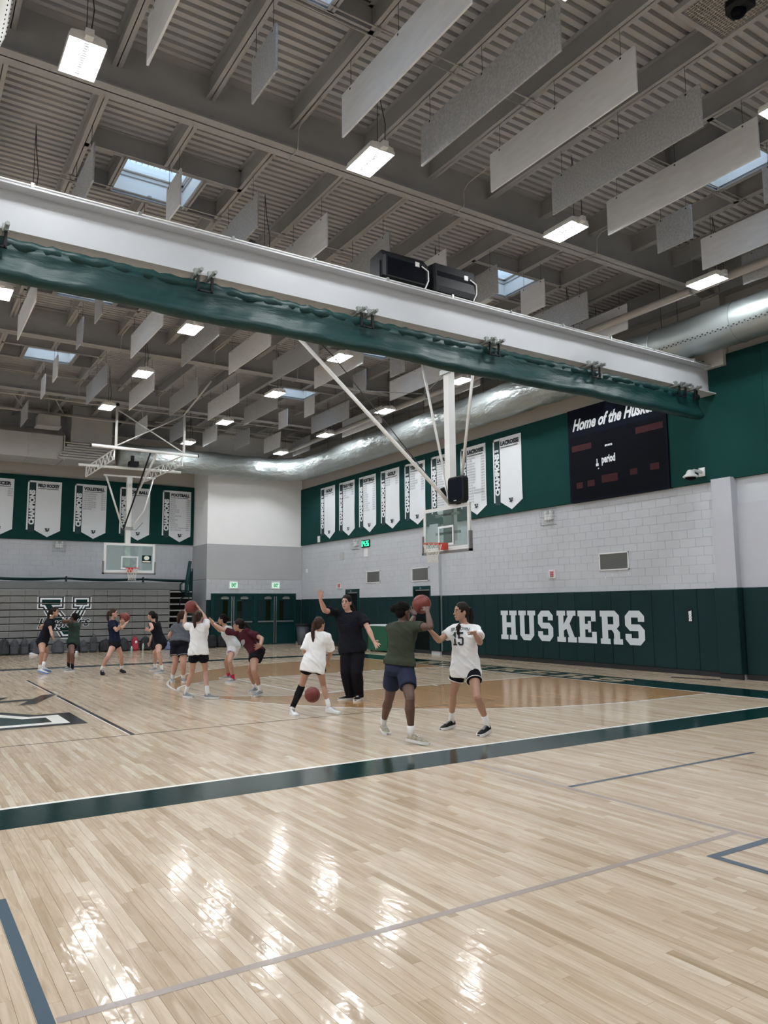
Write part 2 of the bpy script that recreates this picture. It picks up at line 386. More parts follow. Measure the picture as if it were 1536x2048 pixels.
slab('key_line', [(KX, BX, YC - KH - .025, YC - KH + .025), (KX, BX, YC + KH - .025, YC + KH + .025), (KX - .025, KX + .025, YC - KH, YC + KH)] + marks, M['paint_white'], .0014, pl)
# volleyball court in thin black line, other courts in grey and blue grey
slab('thin_black_line', [(-9.35, 8.65, 10.10, 10.125), (-9.35, 8.65, 19.10, 19.125), (8.63, 8.65, 10.1, 19.1)], M['paint_black'], .0016)
slab('attack_line', [(2.66, 2.72, 10.125, 19.1)], M['paint_black'], .0016)
slab('attack_line_edge', [(2.64, 2.66, 10.125, 19.1)], M['paint_white'], .0016)
slab('grey_line', [(0.64, 5.06, 3.36, 3.41), (5.06, 5.11, 2.4, 6.38)], M['paint_gray'])
slab('blue_line', [(0.575, 0.635, -4, 4.9), (4.45, 12, 3.13, 3.19), (4.45, 4.51, -3, 3.13), (5.12, 7.9, 4.98, 5.03)], M['paint_blue'], .0014)
slab('far_grey_line', [(-9, 12.4, 17.5, 17.515)], M['paint_gray'], .0014)

# slab-serif capitals built from convex pieces on a 8 x 10 grid
def R_(x0, y0, x1, y1): return [(x0, y0), (x1, y0), (x1, y1), (x0, y1)]
_stemL = [R_(.7, 0, 2.9, 10), R_(0, 0, 3.7, 1.6), R_(0, 8.4, 3.7, 10)]
GL = {
 'H': _stemL + [R_(5.2, 0, 7.4, 10), R_(4.4, 0, 8.1, 1.6), R_(4.4, 8.4, 8.1, 10), R_(2.9, 4.2, 5.2, 5.9)],
 'U': [R_(.7, 2, 2.9, 10), R_(5.2, 2, 7.4, 10), R_(0, 8.4, 3.7, 10), R_(4.4, 8.4, 8.1, 10), R_(2.4, 0, 5.7, 2), [(.7, 2), (.7, 1.7), (2.4, 0), (2.9, 0), (2.9, 2)], [(5.2, 2), (5.2, 0), (5.7, 0), (7.4, 1.7), (7.4, 2)]],
 'S': [R_(2, 8, 5.6, 10), [(.4, 8.4), (.4, 6), (2.6, 6), (2.6, 10), (2, 10)], R_(2, 4.1, 5.6, 6), [(.4, 6), (.4, 5.7), (2, 4.1), (2.6, 4.1), (2.6, 6)], [(5, 6), (5, 4.1), (7.2, 4.1), (7.2, 4.4), (5.6, 6)],
       R_(5, 1.6, 7.2, 4.1), [(5, 2), (5, 0), (5.6, 0), (7.2, 1.6), (7.2, 2)], R_(2, 0, 5.6, 2), [(5, 10), (5, 6.8), (7.2, 6.8), (7.2, 8.4), (5.6, 10)], [(.4, 3.2), (.4, 1.6), (2, 0), (2.6, 0), (2.6, 3.2)]],
 'K': _stemL + [[(2.9, 3.6), (4.5, 4.4), (7.2, 8.6), (5, 8.6), (2.9, 5.6)], [(3.7, 5.2), (5.2, 1.4), (7.5, 1.4), (5.3, 6.3)], R_(4.4, 8.4, 8.1, 10), R_(4.6, 0, 8.3, 1.6)],
 'E': [R_(.7, 0, 2.9, 10), R_(0, 8.2, 7.2, 10), R_(5.4, 6.7, 7.2, 8.2), R_(2.9, 4.2, 5.2, 5.9), R_(4.1, 3.3, 5.3, 6.8), R_(0, 0, 7.4, 1.8), R_(5.6, 1.8, 7.4, 3.5)],
 'R': [R_(.7, 0, 2.9, 10), R_(0, 0, 3.7, 1.6), R_(0, 8.2, 5.6, 10), [(5, 10), (5, 5.6), (5.4, 4.2), (5.8, 4.2), (7.2, 5.6), (7.2, 8.5), (5.6, 10)], R_(2.9, 4.2, 5.8, 5.9), [(4.2, 4.4), (5.1, 3.2), (5.1, 0), (7.3, 0), (7.3, 3.6), (6.2, 4.6)], R_(4.9, 0, 8.3, 1.6)]}
def word(mb, s, o, ux, uy, H, Wd, thick=None, gap=1.0, grow=0.0):
    """word in slab letters: o lower left, H letter height, Wd total width"""
    tot = 8 * len(s) + gap * (len(s) - 1); kx, ky = Wd / tot, H / 10
    o, ux, uy = Vector(o), Vector(ux), Vector(uy); x = 0
    for ch in s:
        jj = 0
        for pl in GL[ch]:
            cx, cy = sum(p[0] for p in pl) / len(pl), sum(p[1] for p in pl) / len(pl)
            q = [((a + x + (grow if a > cx else -grow)) * kx, (b + (grow if b > cy else -grow)) * ky) for a, b in pl]
            jj += 1; lf = ux.cross(uy) * (.00035 * jj)
            if thick is None: mb.add([o + lf + ux * a + uy * b for a, b in q], [tuple(range(len(q)))])
            else: mb.prism(q, o, ux, uy, thick)
        x += 8 + gap
    return mb
mb = word(MB(), 'HUSKERS', (12.62, 18.32, .0022), (0, -1, 0), (1, 0, 0), .74, 7.45, gap=1.3)
# on the floor the word reads from the court: letters stand with their feet towards the court
obj('baseline_lettering', mb, M['paint_wood'], floor, fix=False)

# crest: block V with script word across it
VPOLY = [(0, 8.2), (4.76, 8.2), (4.76, 5.9), (3.7, 5.9), (5.75, 3.4), (7.5, 5.9), (6.55, 5.9), (6.55, 8.2), (10, 8.2), (10, 5.9), (9.15, 5.9), (6.35, 0), (4.6, 0), (.85, 5.9), (0, 5.9)]
def inset(poly, d):
    n = len(poly); out = []; area = sum(poly[i][0] * poly[(i + 1) % n][1] - poly[(i + 1) % n][0] * poly[i][1] for i in range(n)); sg = 1 if area > 0 else -1
    for i in range(n):
        a, b, c = Vector(poly[i - 1]), Vector(poly[i]), Vector(poly[(i + 1) % n]); e1, e2 = (b - a).normalized(), (c - b).normalized()
        n1, n2 = Vector((-e1.y, e1.x)) * sg, Vector((-e2.y, e2.x)) * sg; m = (n1 + n2); m = m / max(.3, m.dot(n1)); out.append(tuple(b + m * d))
    return out
def crest(frame, parent, zs, mats, script_layers):
    """frame(u, v, lift) -> point; stacked layers of the crest, returned as objects"""
    for k, (d, m) in enumerate(((-.20, mats[0]), (-.05, mats[1]), (.30, mats[2]), (.66, mats[3]))):
        p = inset(VPOLY, d); mb = MB(); mb.add([frame(u, v, zs * (k + 1)) for u, v in p], [tuple(range(len(p)))]); obj('crest_layer', mb, m, parent, fix=False)
    for k, (bold, m) in enumerate(script_layers):
        vs, fs = text_mesh('Huskers', 3.3, bold=bold, shear=.45, spacing=1.0 if bold < .05 else 1.0); mb = MB()
        mb.add([frame(-.7 + x * .93, .9 + y + x * .06, zs * (5 + k)) for x, y in vs], fs); obj('crest_script', mb, m, parent, fix=False)
crest(lambda u, v, z: (2.40 - u * .565, 11.50 + (8.2 - v) * .565, .0016 + z), floor, .0006, (M['paint_wood'], M['paint_black'], M['paint_white'], M['paint_green']), ((.20, M['paint_wood']), (.09, M['paint_black'])))

# ------------------------------------------------------------------ setting: walls
wr = struct('wall_right')
obj('wall_body', MB().box(XW + .02, XW + .3, YN - .3, YW + .3, 0, 10), M['wall_dim_beige'], wr)
obj('mortar_bed', MB().box(XW + .004, XW + .02, 10.16, 30.6, 0, 4.5), M['joint'], wr)
obj('smooth_lower_wall', MB().box(XW - .06, XW + .02, YN, 9.69, 0, 3.72), M['wall_lav'], wr)
obj('smooth_upper_wall', MB().box(XW, XW + .02, YN, 9.69, 3.72, 4.6), M['block'], wr)
bl = []
BLH, BLL = .203, .406
proto = MB().cbox(0, 1, 0, 1, 0, 1, 0)
def block_mesh(w, name):
    mb = MB(); g = .0022; b = .002; x = XW - XW
    h = .0012; c = .001
    mb.add([(.0075, h, g), (.0075, w - h, g), (.0075, w - h, BLH - g), (.0075, h, BLH - g), (b, h, g), (b, w - h, g), (b, w - h, BLH - g), (b, h, BLH - g), (0, h + c, g + b), (0, w - h - c, g + b), (0, w - h - c, BLH - g - b), (0, h + c, BLH - g - b)],
           [(0, 4, 5, 1), (1, 5, 6, 2), (2, 6, 7, 3), (3, 7, 4, 0), (4, 8, 9, 5), (5, 9, 10, 6), (6, 10, 11, 7), (7, 11, 8, 4), (8, 11, 10, 9)])
    return mb
cells = []
z = 1.85; r = 0
while z < 4.45:
    y = 10.17 - (BLL / 2 if r % 2 else 0)
    while y < 30.6:
        a, b = max(y, 10.17), min(y + BLL, 30.6)
        if b - a > .02: cells.append((a, b, z))
        y += BLL
    z += BLH; r += 1
cells.sort(key=lambda c: c[0])
shared = {}; restb = MB()
for k, (a, b, z) in enumerate(cells):
    w = round(b - a, 3); mb = block_mesh(w, 'block')
    if k < 300:
        if w not in shared:
            me = bpy.data.meshes.new('block'); me.from_pydata(mb.v, [], mb.f); fixn(me); me.materials.append(M['block']); shared[w] = me
        put('block', shared[w], wr, (XW - .004, a, z))
    else: restb.add([(v[0] + XW - .004, v[1] + a, v[2] + z) for v in mb.v], mb.f)
obj('block_courses', restb, M['block'], wr, kind='stuff')

wf = struct('wall_far')
obj('wall_body', MB().box(XL - .3, XW + .3, YW + .02, YW + .3, 0, 10), M['wall_dim_beige'], wf)
obj('mortar_bed', MB().box(XL, 10.9, YW + .004, YW + .02, 0, 4.5), M['joint'], wf)
fb = MB(); z = 2.25; r = 0
while z < 4.45:
    x = -1 - (BLL / 2 if r % 2 else 0)
    while x < 10.9:
        a, b = x, min(x + BLL, 10.9)
        if b - a > .02: mb = block_mesh(b - a, ''); fb.add([(v[1] + a, YW - .004 + v[0], v[2] + z) for v in mb.v], mb.f)
        x += BLL
    z += BLH; r += 1
obj('block_courses', fb, M['block'], wf, kind='stuff')
wl = struct('wall_left'); obj('wall_body', MB().box(XL - .3, XL, YN - .3, YW + .3, 0, 10), M['wall_white'], wl)
wn = struct('wall_near'); obj('wall_body', MB().box(XL - .3, XW + .3, YN - .3, YN, 0, 10), M['wall_white'], wn)

# corner vestibule block that stands in front of the far wall
wc = struct('wall_corner')
CB0, CBY = 10.92, 30.62
obj('upper_face', MB().box(CB0, XW, CBY, YW + .02, 4.22, 9.4), M['wall_white'], wc)
obj('middle_face', MB().box(CB0, XW, CBY, YW + .02, 2.76, 4.22), M['wall_gray'], wc)
obj('lower_core', MB().box(CB0 + .006, XW, CBY + .006, YW + .02, 0, 2.75), M['joint'], wc)
cbm = MB(); z = 0.32; r = 0
while z < 2.72:
    x = CB0 - (BLL / 2 if r % 2 else 0)
    while x < XW:
        a, b = max(x, CB0), min(x + BLL, XW)
        if b - a > .02 and not (a > 11.0 and b < 15.1 and z < 2.05): mb = block_mesh(b - a, ''); cbm.add([(v[1] + a, CBY - .004 + v[0], v[2] + z) for v in mb.v], mb.f)
        x += BLL
    z += BLH; r += 1
obj('block_courses', cbm, M['block'], wc, kind='stuff')

# pilasters
for k, (y0, y1) in enumerate(((9.69, 10.16), (20.36, 20.82))):
    t = struct('trim_%d' % (k + 1)); obj('pilaster', MB().box(XW - .22 if k == 0 else XW - .12, XW + .02, y0, y1, 0, 4.30), M['block'] if k else M['wall_lav'], t)
    if k == 0: obj('pilaster_upper', MB().box(XW - .2, XW + .02, y0, y1, 6.8, 9.2), M['wall_dim_beige'], t)
t = struct('trim_3'); obj('edge_beam', MB().box(XW - .16, XW + .02, YN, 30.6, 8.42, 8.8).box(XW - .26, XW + .02, YN, 30.6, 8.40, 8.43).box(XW - .04, XW, YN, 30.6, 8.8, 9.2), M['steel'], t)

# ------------------------------------------------------------------ setting: roof
ceil = struct('ceiling')
JX = [2.15 + 1.302 * k for k in range(-2, 10)]
GY = [-1.2, 3.85, 9.93, 15.22, 20.5, 25.9, 31.2]
SKX = [3.452, 11.264, -4.36, -12.17]; SKY = [1.9, 6.98, 12.58, 17.88, 23.2]
SHX, SHY = .64, .58
PIT = .1524
dk = MB(); y = YN
while y < YW:
    segs = [(XL, XW + .02)]
    for sx in SKX:
        for sy in SKY:
            if y + PIT > sy - SHY and y < sy + SHY: segs = [q for a, b in segs for q in ((a, min(b, sx - SHX)), (max(a, sx + SHX), b)) if q[1] > q[0]]
    pr = [(0, .07), (.036, .07), (.044, 0), (.127, 0), (.135, .07), (.1524, .07)]
    for a, b in segs:
        k = len(dk.v)
        for dy, dz in pr: dk.v += [(a, y + dy, ZD + dz), (b, y + dy, ZD + dz)]
        for q in range(5): dk.f.append((k + 2 * q, k + 2 * q + 1, k + 2 * q + 3, k + 2 * q + 2))
    y += PIT
obj('roof_deck', dk, M['deck'], ceil, fix=False)
def ibeam_y(mb, x, y0, y1, z0, z1, fw=.065, tf=.014, tw=.006, low=True):
    mb.box(x - tw, x + tw, y0, y1, z0, z1); mb.box(x - fw, x + fw, y0, y1, z0, z0 + tf); mb.box(x - fw, x + fw, y0, y1, z1 - tf, z1); return mb
def ibeam_x(mb, y, x0, x1, z0, z1, fw=.065, tf=.014, tw=.006):
    mb.box(x0, x1, y - tw, y + tw, z0, z1); mb.box(x0, x1, y - fw, y + fw, z0, z0 + tf); mb.box(x0, x1, y - fw, y + fw, z1 - tf, z1); return mb
for g in GY: obj('girder', ibeam_x(MB(), g, XL, XW - .1, 8.44, ZD, .15, .022, .01), M['steel'], ceil)
for g0, g1 in zip(GY[1:-1], GY[2:]):
    for k, x in enumerate(JX):
        sk = [(sx, sy) for sx in SKX for sy in SKY if abs(sx - x) < .2 and g0 < sy < g1]
        if sk:
            sy = sk[0][1]; mb = ibeam_y(MB(), x, g0 + .01, sy - SHY - .06, 8.83, ZD); ibeam_y(mb, x, sy + SHY + .06, g1 - .01, 8.83, ZD)
        else: mb = ibeam_y(MB(), x, g0 + .01, g1 - .01, 8.83, ZD)
        for q in (g0 + .02, g1 - .02): mb.box(x + .006, x + .02, q - .04, q + .04, 8.88, 9.14)      # clip angles
        obj('joist', mb, M['steel'], ceil)
for x in JX[1:]: obj('joist', ibeam_y(MB(), x, 31.21, YW, 8.83, ZD), M['steel'], ceil)
wi = 0
for sx in SKX[:2]:
    for sy in SKY[1:]:
        if sy < 0: continue
        wi += 1; w = struct('window_%d' % wi, (sx, sy, ZD))
        f = MB()
        ibeam_x(f, sy - SHY - .03, sx - 1.30, sx + 1.30, 8.83, ZD, .05); ibeam_x(f, sy + SHY + .03, sx - 1.30, sx + 1.30, 8.83, ZD, .05)
        for s in (-1, 1): ibeam_y(f, sx + s * (SHX + .03), sy - SHY, sy + SHY, 8.83, ZD, .05)
        obj('curb_framing', f, M['steel'], w)
        c = MB(); T = 9.72
        for a in ((sx - SHX - .02, sx - SHX, sy - SHY - .02, sy + SHY + .02), (sx + SHX, sx + SHX + .02, sy - SHY - .02, sy + SHY + .02), (sx - SHX, sx + SHX, sy - SHY - .02, sy - SHY), (sx - SHX, sx + SHX, sy + SHY, sy + SHY + .02)): c.box(a[0], a[1], a[2], a[3], 8.9, T)
        for a in ((sx - SHX - .25, sx - SHX, sy - SHY - .25, sy + SHY + .25), (sx + SHX, sx + SHX + .25, sy - SHY - .25, sy + SHY + .25), (sx - SHX, sx + SHX, sy - SHY - .25, sy - SHY), (sx - SHX, sx + SHX, sy + SHY, sy + SHY + .25)): c.box(a[0], a[1], a[2], a[3], ZD + .072, ZD + .085)  # added cover strips, unseen, stop light leaking past the curb
        ins = .06
        for a in ((sx - SHX, sx - SHX + ins, sy - SHY, sy + SHY), (sx + SHX - ins, sx + SHX, sy - SHY, sy + SHY), (sx - SHX, sx + SHX, sy - SHY, sy - SHY + ins), (sx - SHX, sx + SHX, sy + SHY - ins, sy + SHY)): c.box(a[0], a[1], a[2], a[3], 9.28, 9.34)
        obj('window_frame', c, M['white_powder'], w)
        obj('pane', MB().box(sx - SHX, sx + SHX, sy - SHY, sy + SHY, T - .01, T), M['sky_glass'], w)
        gr = MB()
        for k in range(1, 12): q = sx - SHX + 2 * SHX * k / 12; gr.box(q - .007, q + .007, sy - SHY, sy + SHY, 9.50, 9.508)
        for k in range(1, 11): q = sy - SHY + 2 * SHY * k / 11; gr.box(sx - SHX, sx + SHX, q - .007, q + .007, 9.508, 9.516)
        obj('safety_grid', gr, M['metal'], w)
for sx in SKX[2:]:
    for sy in SKY:
        w = struct('window_%d' % (wi + 1)); wi += 1
        obj('pane', MB().box(sx - SHX - .2, sx + SHX + .2, sy - SHY - .2, sy + SHY + .2, 9.285, 9.295), M['sky_glass'], w)
for sx in SKX[:2]:
    wi += 1; w = struct('window_%d' % wi); obj('pane', MB().box(sx - SHX, sx + SHX, SKY[0] - SHY, SKY[0] + SHY, 9.3, 9.31), M['sky_glass'], w)

# doors in the corner block
def leaf(d, x0, x1, hinge_left):
    y = CBY
    # stile and rail door with a narrow light
    wx0, wx1 = (x1 - .42, x1 - .20) if hinge_left else (x0 + .20, x0 + .42)
    px0, px1 = (x0 + .06, wx0 - .02) if hinge_left else (wx1 + .02, x1 - .06)
    l = obj('door_leaf', MB().box(x0 + .005, wx0, y - .03, y + .02, .02, 2.08).box(wx1, x1 - .005, y - .03, y + .02, .02, 2.08).box(wx0, wx1, y - .03, y + .02, .02, 1.02).box(wx0, wx1, y - .03, y + .02, 1.88, 2.08), M['door_green'], d)
    obj('pane', MB().box(wx0, wx1, y - .012, y - .004, 1.02, 1.88), M['door_glass'], l)
    obj('view_beyond', MB().box(wx0, wx1, y + .0, y + .02, 1.02 if hinge_left or x0 > 13 else 1.42, 1.88), M['amber'], l)
    obj('panic_bar', MB().box(x0 + .06, x1 - .05, y - .10, y - .06, .95, 1.01).box(x0 + .06, x0 + .12, y - .07, y - .03, .95, 1.01).box(x1 - .11, x1 - .05, y - .07, y - .03, .95, 1.01), M['metal'], l)
    q = x0 + .35; obj('door_closer', MB().box(q, q + .32, y - .09, y - .03, 1.93, 2.01).box(q + .05, q + .25, y - .12, y - .09, 2.02, 2.04), M['galv'], l)
    q = x1 - .06 if hinge_left else x0 + .03
    obj('vertical_rod', MB().box(q, q + .03, y - .08, y - .04, .06, 2.04), M['metal'], l)
    obj('vinyl_panel', MB().box(px0, px1, y - .042, y - .03, 1.03, 1.90), M['mat_green'], l)
for k, (x0, xm, x1) in enumerate(((11.20, 12.06, 12.98), (13.14, 13.99, 14.90))):
    d = struct('door_%d' % (k + 1), (xm, CBY, 0)); leaf(d, x0, xm, True); leaf(d, xm, x1, False)
    fr = MB()
    for a in ((x0 - .08, x0), (x1, x1 + .08)): fr.box(a[0], a[1], CBY - .06, CBY + .02, 0, 2.17)
    fr.box(x0, x1, CBY - .06, CBY + .02, 2.08, 2.17); obj('door_frame', fr, M['door_green'], d)
# doors in the right wall, seen at a slant
for k, (y0, y1) in enumerate(((25.66, 26.64), (20.90, 21.94))):
    d = struct('door_%d' % (k + 3), (XW, (y0 + y1) / 2, 0))
    obj('door_leaf', MB().box(XW - .02, XW + .0, y0 + .06, y1 - .06, .01, 2.10), M['door_dark'], d)
    obj('door_frame', MB().box(XW - .07, XW + .01, y0, y0 + .06, 0, 2.26).box(XW - .07, XW + .01, y1 - .06, y1, 0, 2.26).box(XW - .07, XW + .01, y0 + .06, y1 - .06, 2.14, 2.26), M['door_green'], d)
    obj('door_handle', MB().box(XW - .07, XW - .02, y0 + .12, y0 + .17, .95, 1.12), M['metal'], d)
    n = MB(); add_text(n, 'J-5' if k == 0 else 'J-6', .09, (XW - .074, (y0 + y1) / 2 + .1, 2.16), (0, -1, 0), (0, 0, 1)); obj('door_number', n, M['print_white'], d, fix=False)

# ------------------------------------------------------------------ big white beam with the rolled divider curtain
b = MB(); BY = 10.17
b.box(-15.9, 15.29, BY - .012, BY + .012, 6.24, 6.82)
b.box(-15.9, 15.29, BY - .19, BY + .19, 6.215, 6.24); b.box(-15.9, 15.29, BY - .19, BY + .19, 6.82, 6.845)
beam = thing('steel_beam', 'long white painted steel beam crossing the gym above the rolled green curtain', 'beam', (0, BY, 6.24))
obj('beam_body', b, M['beam_white'], beam)
pp = MB()
pp.path([(-15.9, BY - .17, 6.875), (15.2, BY - .17, 6.875)], .013); pp.path([(-15.9, BY - .12, 6.90), (15.35, BY - .12, 6.90)], .012)
obj('conduit', pp, M['white_powder'], beam, smooth=True)
for k in range(-4, 12):
    x = 1.2 + 1.33 * k
    obj('conduit_strap', MB().box(x - .02, x + .02, BY - .195, BY - .1, 6.845, 6.905), M['galv'], beam)

cur = thing('divider_curtain', 'rolled green vinyl divider curtain hanging from black brackets under the white beam', 'curtain', (0, BY - .1, 6.0))
tube = MB(); r2 = random.Random(3); rings = []; N = 190; x0, x1 = -15.5, 14.55
CY = BY - .17
def cloth(x, u):       # u around the roll section, 0..1
    a = 2 * math.pi * u; w = .010 * math.sin(x * 21 + 5 * u) + .007 * math.sin(x * 47 + 9 * math.sin(x * 3) + 11 * u)
    r = .082 + w
    return Vector((x, CY + .02 + r * math.cos(a), 6.045 + r * math.sin(a)))
n = 18
for k in range(N * 2):
    x = x0 + (x1 - x0) * k / (N * 2 - 1); rings.append([cloth(x, q / n) for q in range(n)])
tube.loft(rings); obj('curtain_roll', tube, M['green_vinyl'], cur, smooth=True)
# belly of cloth hanging below the roll: closed sagging fold
prof = [(-.05, 6.03), (-.035, 5.955), (-.03, 5.86), (-.055, 5.78), (-.115, 5.68), (-.14, 5.61), (-.11, 5.565), (-.02, 5.545), (.05, 5.57), (.08, 5.68), (.07, 5.82), (.05, 6.0)]
rings = []
for k in range(N * 2):
    x = x0 + (x1 - x0) * k / (N * 2 - 1); ring = []
    sag = .012 * math.sin(x * 1.3) + .010 * math.sin(x * 2.9 + 1)
    for i, (dy, z) in enumerate(prof):
        ph = x * 6.5 + i * .9 + 1.2 * math.sin(x * .9)
        ring.append(Vector((x, CY + dy + .010 * math.sin(ph) + .005 * math.sin(x * 17 + i), z + sag * (1 if z < 5.9 else .2))))
    rings.append(ring)
belly = MB().loft(rings); obj('curtain_fold', belly, M['green_vinyl'], cur, smooth=True)
for k, x in enumerate((-12.3, -9.7, -7.1, -4.5, -1.9, .82, 3.42, 6.05, 8.67, 11.24, 13.88, 14.33)):
    c = MB()
    for s in ((-.10, .10) if x < 14.2 else (0,)):
        c.path([(x + s, BY - .44, 6.185), (x + s, BY + .26, 6.185)], .028, 6)
        for q in (BY - .2, BY + .2): c.box(x + s - .035, x + s + .035, q - .03, q + .03, 6.165, 6.275)
        c.box(x + s - .02, x + s + .02, BY - .36, BY - .33, 6.13, 6.23)
    g = obj('beam_clamp', c, M['galv'], cur)
    h = MB(); s2 = .10 if x < 14.2 else .03
    for s in (-s2, s2): h.box(x + s - .018, x + s + .018, CY - .135, CY - .105, 5.93, 6.16); h.box(x + s - .018, x + s + .018, CY + .10, CY + .13, 5.93, 6.16)
    h.box(x - s2, x + s2, CY - .135, CY - .105, 5.93, 5.955); pieces('bracket', h, M['black'], cur)

# ------------------------------------------------------------------ acoustic baffles
BZ0, BZ1 = 7.84, 8.45
bays = [(5.63, 8.36), (11.2, 13.92), (16.46, 19.19), (21.7, 24.44), (27.1, 28.66)]
brow = ['nearest row', 'row above the white beam', 'third row', 'fourth row', 'farthest row']
ords = ['leftmost', 'second from left', 'third from left', 'fourth from left', 'fifth from left', 'sixth from left', 'seventh from left', 'eighth from left', 'ninth from left', 'tenth from left']
def baffle(x, y0, y1, dark, label):
    t = thing('acoustic_baffle', label, 'acoustic panel', (x, (y0 + y1) / 2, BZ0), 'acoustic baffles hanging under the roof joists')
    obj('felt_panel', MB().box(x - .013, x + .013, y0, y1, BZ0, BZ1), M['baffle_dark' if dark else 'baffle_light'], t)
    w = MB(); e = .1 if y1 - y0 < 1 else .22
    for q in ((y0 + e, y1 - e) if y1 - y0 < 1 else (y0 + e, (y0 + y1) / 2, y1 - e)): w.path([(x, q, BZ1 - .03), (x, q, 8.84)], .0035, 5); w.box(x - .017, x + .017, q - .012, q + .012, BZ1 - .05, BZ1 - .025)
    pieces('hanging_wire', w, M['wire'], t)
vis_cols = [range(0, 10), range(0, 10), range(0, 10), range(1, 10), (1, 4, 5, 6, 7, 8, 9)]
for bi, (y0, y1) in enumerate(bays):
    for o, k in enumerate(vis_cols[bi]):
        x = 2.15 + 1.302 * k; dark = (k % 2 == (1 if bi % 2 == 0 else 0)); tone = 'mottled grey' if dark else 'pale'
        if k in (1, 7) and bi < 4:
            baffle(x, y0, y0 + .72, dark, 'short %s baffle just before a skylight, %s column, %s' % (tone, ords[o], brow[bi]))
            baffle(x, y1 - .72, y1, dark, 'short %s baffle just behind a skylight, %s column, %s' % (tone, ords[o], brow[bi]))
        else: baffle(x, y0, y1, dark, 'long %s baffle, %s column, %s' % (tone, ords[o], brow[bi]))

# ------------------------------------------------------------------ high bay lamps
LZ = 7.90
def make_lamp(x, y, label):
    t = thing('high_bay_lamp', label, 'lamp', (x, y, LZ), 'high bay lamps under the roof')
    h = MB(); h.loft([[(x + a * s, y + q, z) for a, z in ((-.20, LZ + .02), (-.19, LZ + .075), (-.06, LZ + .095), (.06, LZ + .095), (.19, LZ + .075), (.20, LZ + .02))] for q, s in ((-.34, .93), (-.32, 1), (.32, 1), (.34, .93))])
    hs = obj('housing', h, M['white_powder'], t)
    sk = MB(); z0_, z1_ = LZ - .016, LZ + .03
    for a_ in ((-.206, -.197, -.33, .33), (.197, .206, -.33, .33), (-.206, .206, -.336, -.327), (-.206, .206, .327, .336)): sk.box(x + a_[0], x + a_[1], y + a_[2], y + a_[3], z0_, z1_)
    obj('added_light_shield', sk, M['white_powder'], t)  # rim added around the lenses to keep their light off the roof
    rib = MB()
    for k in range(14): q = y - .28 + .043 * k; rib.box(x - .03, x + .03, q, q + .02, LZ + .0, LZ + .022)
    obj('cooling_fin', rib, M['pad_gray'], t)
    for s in (-1, 1):
        for u in (0, 1):
            a, b_ = (x + s * .046, x + s * .112) if u == 0 else (x + s * .124, x + s * .188); a, b_ = min(a, b_), max(a, b_)
            lens = MB(); lens.loft([[(a, q, LZ + .02), (a + .012, q, z), (b_ - .012, q, z), (b_, q, LZ + .02)] for q, z in ((y - .32, LZ + .012), (y - .29, LZ - .012), (y + .29, LZ - .012), (y + .32, LZ + .012))])
            obj('lens', lens, M['lamp_lens'], t)
    obj('driver_box', MB().box(x - .045, x + .045, y - .42, y - .33, LZ + .0, LZ + .09), M['white_plastic'], t)
    w = MB()
    w.path([(x - .03, y - .22, LZ + .09), (x, y - .2, LZ + .22), (x + .03, y - .18, LZ + .09)], .006, 5); w.path([(x, y - .2, LZ + .22), (x, y - .2, 9.18)], .005, 5)
    w.path([(x + .02, y - .36, LZ + .09), (x + .05, y - .33, LZ + .4), (x + .02, y - .25, LZ + .8), (x, y - .2, 9.15)], .007, 5)
    obj('hanging_cord', w, M['wire'], t); return t
LXs = [1.50 + 3.906 * k for k in range(4)]; LYs = [4.80, 8.72, 12.62, 16.55, 20.50, 24.60, 28.45]
lnames = {}
rown = ['row closest to the viewer', 'row in front of the big roof girder', 'row hidden behind the white beam', 'first row beyond the curtain', 'second row beyond the curtain', 'third row beyond the curtain', 'last row near the far wall']
coln = ['far left', 'left of centre', 'right of centre', 'far right']
first = None
for j, y in enumerate(LYs):
    for i, x in enumerate(LXs):
        lab = 'twin-panel high bay lamp, %s column, %s' % (coln[i], rown[j])
        if j == 6 and i < 2: continue
        if first is None: first = make_lamp(x, y, lab)
        else: dup(first, (x, y, LZ), lab)
for y in [.85] + LYs:                                        # the rest of the hall, outside the picture
    for i in range(-4, 4):
        if i >= 0 and y > 1: continue
        x = 1.50 + 3.906 * i
        o = dup(first, (x, y, LZ), parent=ceil)
        for k_ in ('label', 'category', 'group'): del o[k_]

# ------------------------------------------------------------------ ducts, pipes, roof fittings
d = thing('spiral_duct', 'big round silver air duct high along the right wall and round the far corner', 'duct', (14.55, 10, 7.4))
pts = []; rad = []
y = -4.3
while y < 13.2: pts.append((14.56, y, 7.42)); rad.append(.44); y += .45
obj('smooth_duct', MB().path(pts, rad, 28), M['duct'], d, smooth=True)
sm = MB()
for q in (10.9, 12.6, 8.9): 
    rr = [(14.56 + .452 * math.cos(a), q, 7.42 + .452 * math.sin(a)) for a in [2 * math.pi * i / 28 for i in range(29)]]; sm.path(rr, .008, 5)
obj('duct_seam', sm, M['duct'], d)
hl = MB(); ang = math.radians(205)
for i in range(150):
    q = 4.6 + .06 * i; a = ang + (.035 if i % 2 else -.035); c = (14.56 + .445 * math.cos(a), q, 7.42 + .445 * math.sin(a)); hl.box(c[0] - .008, c[0] + .004, q - .014, q + .014, c[2] - .010, c[2] + .010)
obj('outlet_hole', hl, M['black_gap'], d, kind='stuff')
pts, rad = [], []; r3 = random.Random(5)
